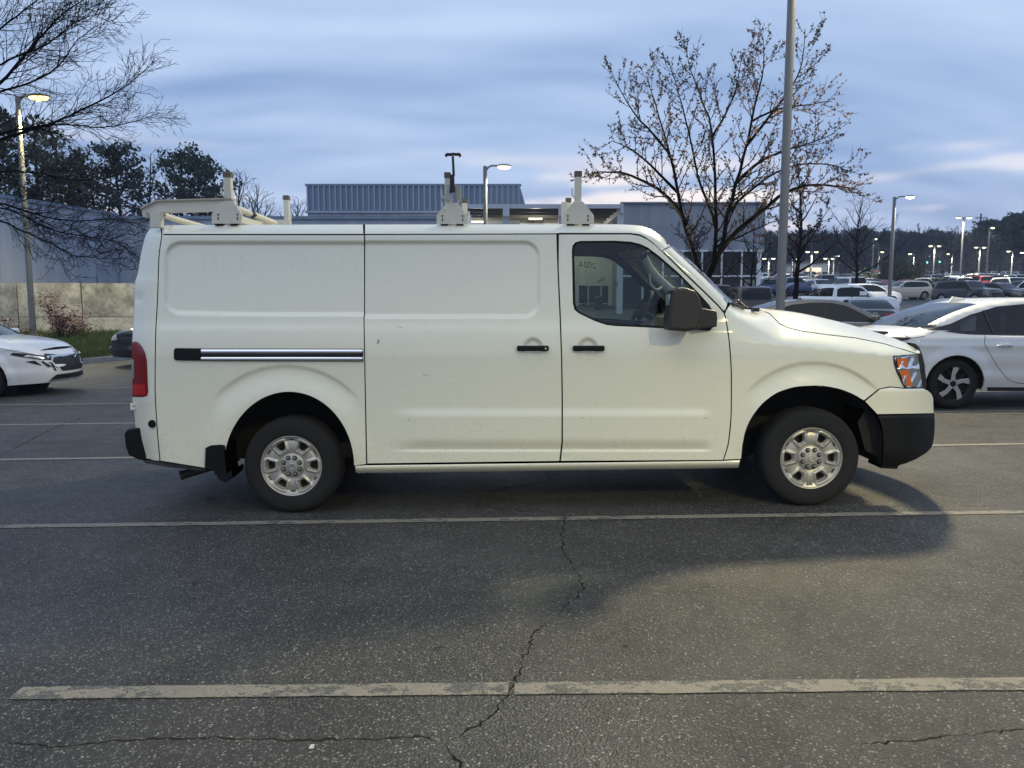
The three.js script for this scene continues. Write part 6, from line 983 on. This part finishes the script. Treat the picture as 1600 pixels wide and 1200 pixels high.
// pines and bare trees behind the blue building
function pineTree(base, H, o) {
  const r = rng(o.seed), trunk = new Limbs(), needles = new Tris(); const tp = [base.clone().add(new THREE.Vector3(0, -0.2, 0)), base.clone().add(new THREE.Vector3((r() - 0.5) * 0.5, H * 0.5, 0)), base.clone().add(new THREE.Vector3((r() - 0.5) * 0.6, H * 0.96, 0))], c = new THREE.CatmullRomCurve3(tp); trunk.add(c.getPoints(14), H * 0.016, H * 0.004, 7); const limbs = new Limbs();
  for (let k = 0; k < o.n; k++) {
    const t = lerp(o.low, 1, Math.pow(k / o.n, 0.85)), p = c.getPoint(Math.min(t, 0.99)), a = k * 2.39 + r(), w = o.w * Math.pow(Math.sin(Math.PI * clamp((t - o.low) / (1.08 - o.low) * 0.8 + 0.16)), 0.7) * (0.55 + 0.6 * r()), d = new THREE.Vector3(Math.cos(a), 0.12 + 0.25 * r(), Math.sin(a)), e = p.clone().addScaledVector(d, w); limbs.add([p, p.clone().lerp(e, 0.5).add(new THREE.Vector3(0, 0.15, 0)), e], H * 0.004, H * 0.001, 4);
    const nc = 3 + Math.floor(w); for (let q = 0; q < nc; q++) { const f = 0.35 + 0.7 * (q + r()) / nc, ctr = p.clone().lerp(e, f).add(new THREE.Vector3((r() - 0.5) * 0.9, (r() - 0.2) * 0.5, (r() - 0.5) * 0.9)), cr = o.clump * (0.6 + 0.7 * r()); for (let l = 0; l < o.leaves; l++) { const v = rv(r).normalize().multiplyScalar(cr * Math.cbrt(r())); v.y *= 0.55; needles.leaf(ctr.clone().add(v), o.size * (0.6 + 0.8 * r()), r); } }
  }
  return { trunk: trunk.geo(), twig: merge([needles.geo(), limbs.geo()]) };
}
const bg = (u, D) => new THREE.Vector3(XU(u, D), 0.3, -D);
for (const [u, v, D, w, low, n, lab, sd] of [[196, 226, 66, 3.0, 0.34, 24, 'dark pine with layered boughs over the blue building', 1], [292, 238, 74, 2.9, 0.5, 22, 'tall umbrella-topped pine with a bare lower trunk over the blue roof', 2], [330, 252, 78, 2.6, 0.52, 18, 'shorter round-topped pine beside the umbrella-topped one', 3], [70, 190, 60, 3.2, 0.2, 28, 'broad dark pine behind the yellow lamp', 4], [18, 170, 58, 3.0, 0.2, 26, 'dense pine at the end of the blue building', 5], [122, 240, 62, 2.6, 0.25, 22, 'low bushy pine between taller pines over the blue wall', 6]]) { const b = bg(u, D); putTree('pine_tree', lab, b, pineTree(b, topY(v, D) - b.y, { seed: 500 + sd, n, w, low, clump: 0.9, leaves: 34, size: 0.32 }), [M.barkDark, sd % 2 ? M.pine : M.pineB], 'pines behind the blue building'); }
for (const [u, v, D, sp, lab, sd] of [[236, 228, 70, 0.26, 'upright bare tree between two pines', 1], [262, 262, 84, 0.3, 'thin bare tree behind the umbrella-topped pine', 2], [392, 258, 72, 0.42, 'rounded bare tree beside the ladder rack', 3], [418, 280, 80, 0.4, 'low bare tree next to the rounded one over the blue roof', 4], [474, 302, 92, 0.45, 'far small bare tree at the edge of the ribbed roof', 5], [160, 250, 68, 0.3, 'bare tree tangled between the pines over the blue wall', 6], [100, 205, 72, 0.3, 'tall bare tree behind the broad pine', 7], [358, 290, 76, 0.4, 'bare tree behind the rear post of the ladder rack', 8], [308, 290, 90, 0.4, 'bare tree low under the umbrella-topped pine', 9]]) { const b = bg(u, D); putTree('bare_tree', lab, b, autoTree(b, topY(v, D) - b.y, { seed: 600 + sd * 3, n: 16, spread: sp, low: 0.25, rmin: 0.017, el0: 0.6 }), [M.barkDark, std([0.05, 0.046, 0.045], 0.95)], 'bare trees behind the blue building'); }
for (const [u, v, D, w, lab, sd] of [[1540, 350, 150, 3.6, 'tall pine standing over the far tree line', 11], [1590, 338, 150, 5.2, 'broad pine at the end of the far tree line', 12]]) { const b = at(u, D); putTree('pine_tree', lab, b, pineTree(b, topY(v, D) - b.y, { seed: 520 + sd, n: 24, w, low: 0.35, clump: 1.2, leaves: 40, size: 0.6 }), [M.barkDark, M.pine]); }
{ // far wood as one mass
  const r = rng(909), b0 = new THREE.Vector3(), mk = (s) => autoTree(b0, 11, { seed: s, n: 12, spread: 0.42, low: 0.2, depth: 2, d0: 1.6, d1: 2.2, rmin: 0.035 }), protos = [mk(801), mk(804)].map(t => merge([t.trunk, t.twig])), pines = [pineTree(b0, 11, { seed: 811, n: 18, w: 2.8, low: 0.15, clump: 1.2, leaves: 22, size: 0.75 }), pineTree(b0, 10, { seed: 812, n: 16, w: 3.2, low: 0.12, clump: 1.3, leaves: 22, size: 0.8 })].map(t => merge([t.trunk, t.twig]));
  const put = (g, mat, n, list, name, label) => { const im = new THREE.InstancedMesh(g, mat, n), m = new THREE.Matrix4(), q = new THREE.Quaternion(); for (let k = 0; k < n; k++) { const [x, z, s] = list(); q.setFromAxisAngle(new THREE.Vector3(0, 1, 0), r() * 6.28); m.compose(new THREE.Vector3(x, gh(x, z) - 0.3, z), q, new THREE.Vector3(s * 1.25, s, s * 1.25)); im.setMatrixAt(k, m); } im.name = numbered(name); im.userData = { kind: 'stuff', label, category: 'woodland' }; scene.add(im); };
  const spot = (d0, d1, h) => () => { const D = lerp(d0, d1, r()), u = 1150 + 500 * r(); return [XU(u, D), -D, h * (0.7 + 0.5 * r())]; };
  put(pines[0], M.pineB, 90, spot(200, 260, 1.0), 'pine_wood', 'dark far-off pine wood closing off the car lot'); put(pines[1], M.pine, 70, spot(195, 250, 1.05), 'pine_wood', 'dark far-off pine wood closing off the car lot');
  const tw = std([0.055, 0.048, 0.045], 0.95); put(protos[0], tw, 90, spot(185, 245, 1.1), 'bare_wood', 'far-off leafless wood closing off the car lot'); put(protos[1], tw, 90, spot(185, 245, 1.15), 'bare_wood', 'far-off leafless wood closing off the car lot');
}
// shrubs
function shrub(name, label, base, rx, ry, n, size, mat, seed, cat = 'shrub', stems = 0, group) {
  const r = rng(seed), o = thing(name, label, cat, base.toArray(), group), t = new Tris(); const lumps = Array.from({ length: 14 }, () => [rv(r).multiply(new THREE.Vector3(rx * 1.5, ry * 0.9, rx * 1.5)).add(new THREE.Vector3(0, ry * 0.55, 0)), 0.35 + 0.3 * r()]);
  for (let k = 0; k < n; k++) { const [c, s] = lumps[Math.floor(r() * lumps.length)], v = rv(r).normalize().multiplyScalar(Math.cbrt(r())); const p = c.clone().add(new THREE.Vector3(v.x * rx * s, v.y * ry * s, v.z * rx * s)); if (p.y > 0.02) t.leaf(p, size * (0.6 + 0.8 * r()), r); }
  const st = new Limbs(); for (let k = 0; k < 9; k++) { const a = r() * 6.28; st.add(path(new THREE.Vector3((r() - 0.5) * 0.2, -0.05, (r() - 0.5) * 0.2), new THREE.Vector3(Math.cos(a) * 0.5, 1, Math.sin(a) * 0.5), ry * (0.7 + 0.4 * r()), 6, r, 0.25, 0.3), 0.012 + stems, 0.004, 4); }
  mesh('stem', st.geo(), M.bark, o); mesh('foliage', t.geo(), mat, o); return o;
}
{ const b = at(1400, 98); shrub('round_shrub', 'clipped dark green shrub beside a lamp post in the far lot', b, 2.6, 3.4, 5200, 0.3, M.shrub, 41); }
{ const b = at(1443, 104); shrub('low_shrub', 'low olive shrub next to the clipped dark one', b, 2.8, 1.7, 2600, 0.28, std([0.055, 0.058, 0.02], 0.9), 42); }
{ const b = at(1462, 76); shrub('low_shrub', 'spreading olive green shrub behind the cream crossover', b, 2.0, 1.35, 4200, 0.18, std([0.05, 0.055, 0.018], 0.9), 43); }
{ const b = at(1345, 108); shrub('low_shrub', 'small green shrub under the lone bare tree', b, 2.2, 1.7, 2000, 0.28, M.shrub, 44); }
{ // red-leaved shrub on the bank
  const r = rng(66), x = XU(98, 24.6), b = new THREE.Vector3(x, bankY(x, -24.6) - 0.03, -24.6), o = thing('red_shrub', 'straggly shrub with dark red leaves beside the lamp post on the bank', 'shrub', b.toArray()), st = new Limbs(), t = new Tris();
  for (const [u, v] of [[66, 458], [78, 462], [88, 478], [72, 480], [100, 486], [112, 492], [120, 500], [92, 500], [132, 494], [140, 505], [108, 505], [78, 500], [118, 482], [150, 512], [128, 516], [84, 510], [66, 470], [104, 498]]) {
    const e = P(u, v, 24.2 + 0.9 * r()).sub(b), s = new THREE.Vector3((r() - 0.5) * 0.5, 0, (r() - 0.5) * 0.3), mid = s.clone().lerp(e, 0.55).add(new THREE.Vector3((r() - 0.5) * 0.12, 0.1, 0)); const c = new THREE.CatmullRomCurve3([s, mid, e]).getPoints(7); st.add(c, 0.011, 0.005, 4);
    for (let q = 0; q < 7; q++) { const p = c[3 + Math.floor(r() * 5)]; for (let l = 0; l < 15; l++) t.leaf(p.clone().add(rv(r).multiply(new THREE.Vector3(0.42, 0.24, 0.42))), 0.055 + 0.035 * r(), r, 0.6); }
  }
  mesh('stem', st.geo(), M.bark, o); mesh('foliage', t.geo(), M.redLeaf, o);
}
for (const [u, v, sd, lab] of [[8, 494, 1, 'thin red-tipped plant by the concrete wall'], [38, 510, 2, 'small olive plant at the foot of the lamp post'], [14, 522, 3, 'low dry plant on the bank behind the white sedan']]) { const r = rng(70 + sd), x = XU(u, 24.8), b = new THREE.Vector3(x, bankY(x, -24.8) - 0.02, -24.8), o = thing('young_plant', lab, 'plant', b.toArray()), st = new Limbs(), t = new Tris(); for (let k = 0; k < 6; k++) { const e = P(u + (r() - 0.5) * 34, v + 10 * r(), 24.8).sub(b); const c = new THREE.CatmullRomCurve3([new THREE.Vector3(), e.clone().multiplyScalar(0.6).add(new THREE.Vector3(0, 0.06, 0)), e]).getPoints(6); st.add(c, 0.008, 0.004, 4); for (let l = 0; l < 22; l++) t.leaf(c[5].clone().add(rv(r).multiply(new THREE.Vector3(0.3, 0.14, 0.3))), 0.06, r, 0.6); } mesh('stem', st.geo(), M.bark, o); mesh('foliage', t.geo(), sd === 1 ? M.redLeaf : std([0.05, 0.05, 0.025], 0.9), o); }
// ---------------------------------------------------------------- small far things
for (const [u, v0, D, lab] of [[1520, 337, 160, 'wooden utility pole standing above the far trees'], [1262, 360, 120, 'wooden utility pole with a crossarm behind the tall lamp post'], [1553, 398, 150, 'grey utility pole among the trees behind the car lot']]) { const b = at(u, D), H = topY(v0, D) - b.y, o = thing('utility_pole', lab, 'utility pole', b.toArray()); mesh('pole', rod([0, -0.1, 0], [0, H, 0], 0.2, 0.15, 8), M.barkDark, o); mesh('crossarm', box(2.4, 0.16, 0.16, 0, H - 0.9, 0.2), M.barkDark, o); for (const s of [-1, -0.5, 0.5, 1]) mesh('insulator', rod([s * 1.05, H - 0.82, 0.2], [s * 1.05, H - 0.55, 0.2], 0.06), M.galv, o); }
{ const mk = (c, k) => glowMat(c, k); const D = 172; for (const [u, w, lab, c1] of [[1365, 13, 'red and white lit shop sign low behind the parked cars', [0.9, 0.22, 0.16]], [1380, 15, 'red and blue lit shop sign beside the white one', [0.9, 0.3, 0.2]]]) { const b = at(u, D), o = thing('shop_sign', lab, 'sign', b.toArray()), wm = w / FOC * D, y0 = topY(437, D) - b.y, y1 = topY(421, D) - b.y; mesh('post', rod([0, -0.2, 0], [0, y0 + 0.2, 0], 0.12), M.poleDark, o); const f = mesh('sign_box', box(wm, y1 - y0, 0.3, 0, (y0 + y1) / 2, 0, 0.05), std([0.2, 0.21, 0.24], 0.6), o); mesh('sign_face', box(wm * 0.72, (y1 - y0) * 0.6, 0.05, 0, (y0 + y1) / 2, 0.17), mk(c1, 0.9), f); mesh('sign_face', box(wm * 0.3, (y1 - y0) * 0.22, 0.05, wm * 0.06, (y0 + y1) / 2 + 0.1, 0.21), mk(u > 1370 ? [0.2, 0.55, 0.8] : [0.9, 0.8, 0.75], 0.9), f); } }
for (const [u, v] of [[1441, 411], [1460, 410]]) { const D = 150, b = at(u, D), H = topY(v, D) - b.y, o = thing('traffic_signal', 'far-off traffic signal showing green in front of the wood', 'traffic light', b.toArray(), 'traffic signals at the far road'); mesh('pole', rod([0, -0.1, 0], [0, H - 0.2, 0], 0.09), M.poleDark, o); const h = mesh('signal_head', box(0.36, 1.0, 0.25, 0, H + 0.2, 0, 0.04), M.black, o); const l = new THREE.SphereGeometry(0.14, 10, 8); l.translate(0, H - 0.02, 0.14); mesh('signal_lens', l, glowMat([0.25, 1, 0.75], 3), h); }
{ // low pale shop far behind
  const D = 165, x = XU(1262, D), b = new THREE.Vector3(x, gh(x, -D), -D), o = thing('small_shop', 'small pale shop with a lit front at the edge of the wood', 'building', b.toArray()); mesh('wall', box(7, 3.6, 6, 0, 1.8, -3), M.whiteWall, o); mesh('roof', box(7.6, 0.3, 6.6, 0, 3.75, -3), M.soffit, o); mesh('lit_window', box(3.2, 1.4, 0.1, 0.6, 2.0, 0.06), glowMat([1, 0.72, 0.5], 1.2), o);
}
// ---------------------------------------------------------------- litter on the asphalt
for (const [u, v, L, a, lab] of [[308, 912, 0.028, 0.2, 'short dark twig lying on the asphalt left of the crack'], [686, 1014, 0.022, 0.15, 'dark twig on the asphalt beside the long crack'], [978, 1011, 0.012, -0.1, 'tiny dark twig on the asphalt right of the crack'], [330, 781, 0.035, 0.05, 'dark twig on the asphalt behind the rear wheel']]) { const p = G(u, v), o = thing('twig', lab, 'twig', [p.x, p.y + 0.004, p.z]); mesh('stick', tube([[-L, 0, L * 0.1], [-L * 0.2, 0.004, 0], [L * 0.5, 0.002, -L * 0.25 - a * 0.02], [L, 0.003, -L * 0.5]], 0.0025, 8, 5), M.barkDark, o); }
{ const p = G(487, 1168), o = thing('paper_scrap', 'small pale scrap lying beyond the crack in the foreground', 'litter', [p.x, p.y + 0.003, p.z]); const g = shapeGeo([[-0.007, -0.011], [0.009, -0.009], [0.007, 0.012], [-0.006, 0.009]], 0.002); g.rotateX(-Math.PI / 2 + 0.1); mesh('scrap', g, std([0.42, 0.42, 0.4], 0.7), o); }
scene.traverse(o => { if (o.isMesh) { o.castShadow = true; o.receiveShadow = true; } });
renderer.render(scene, camera);
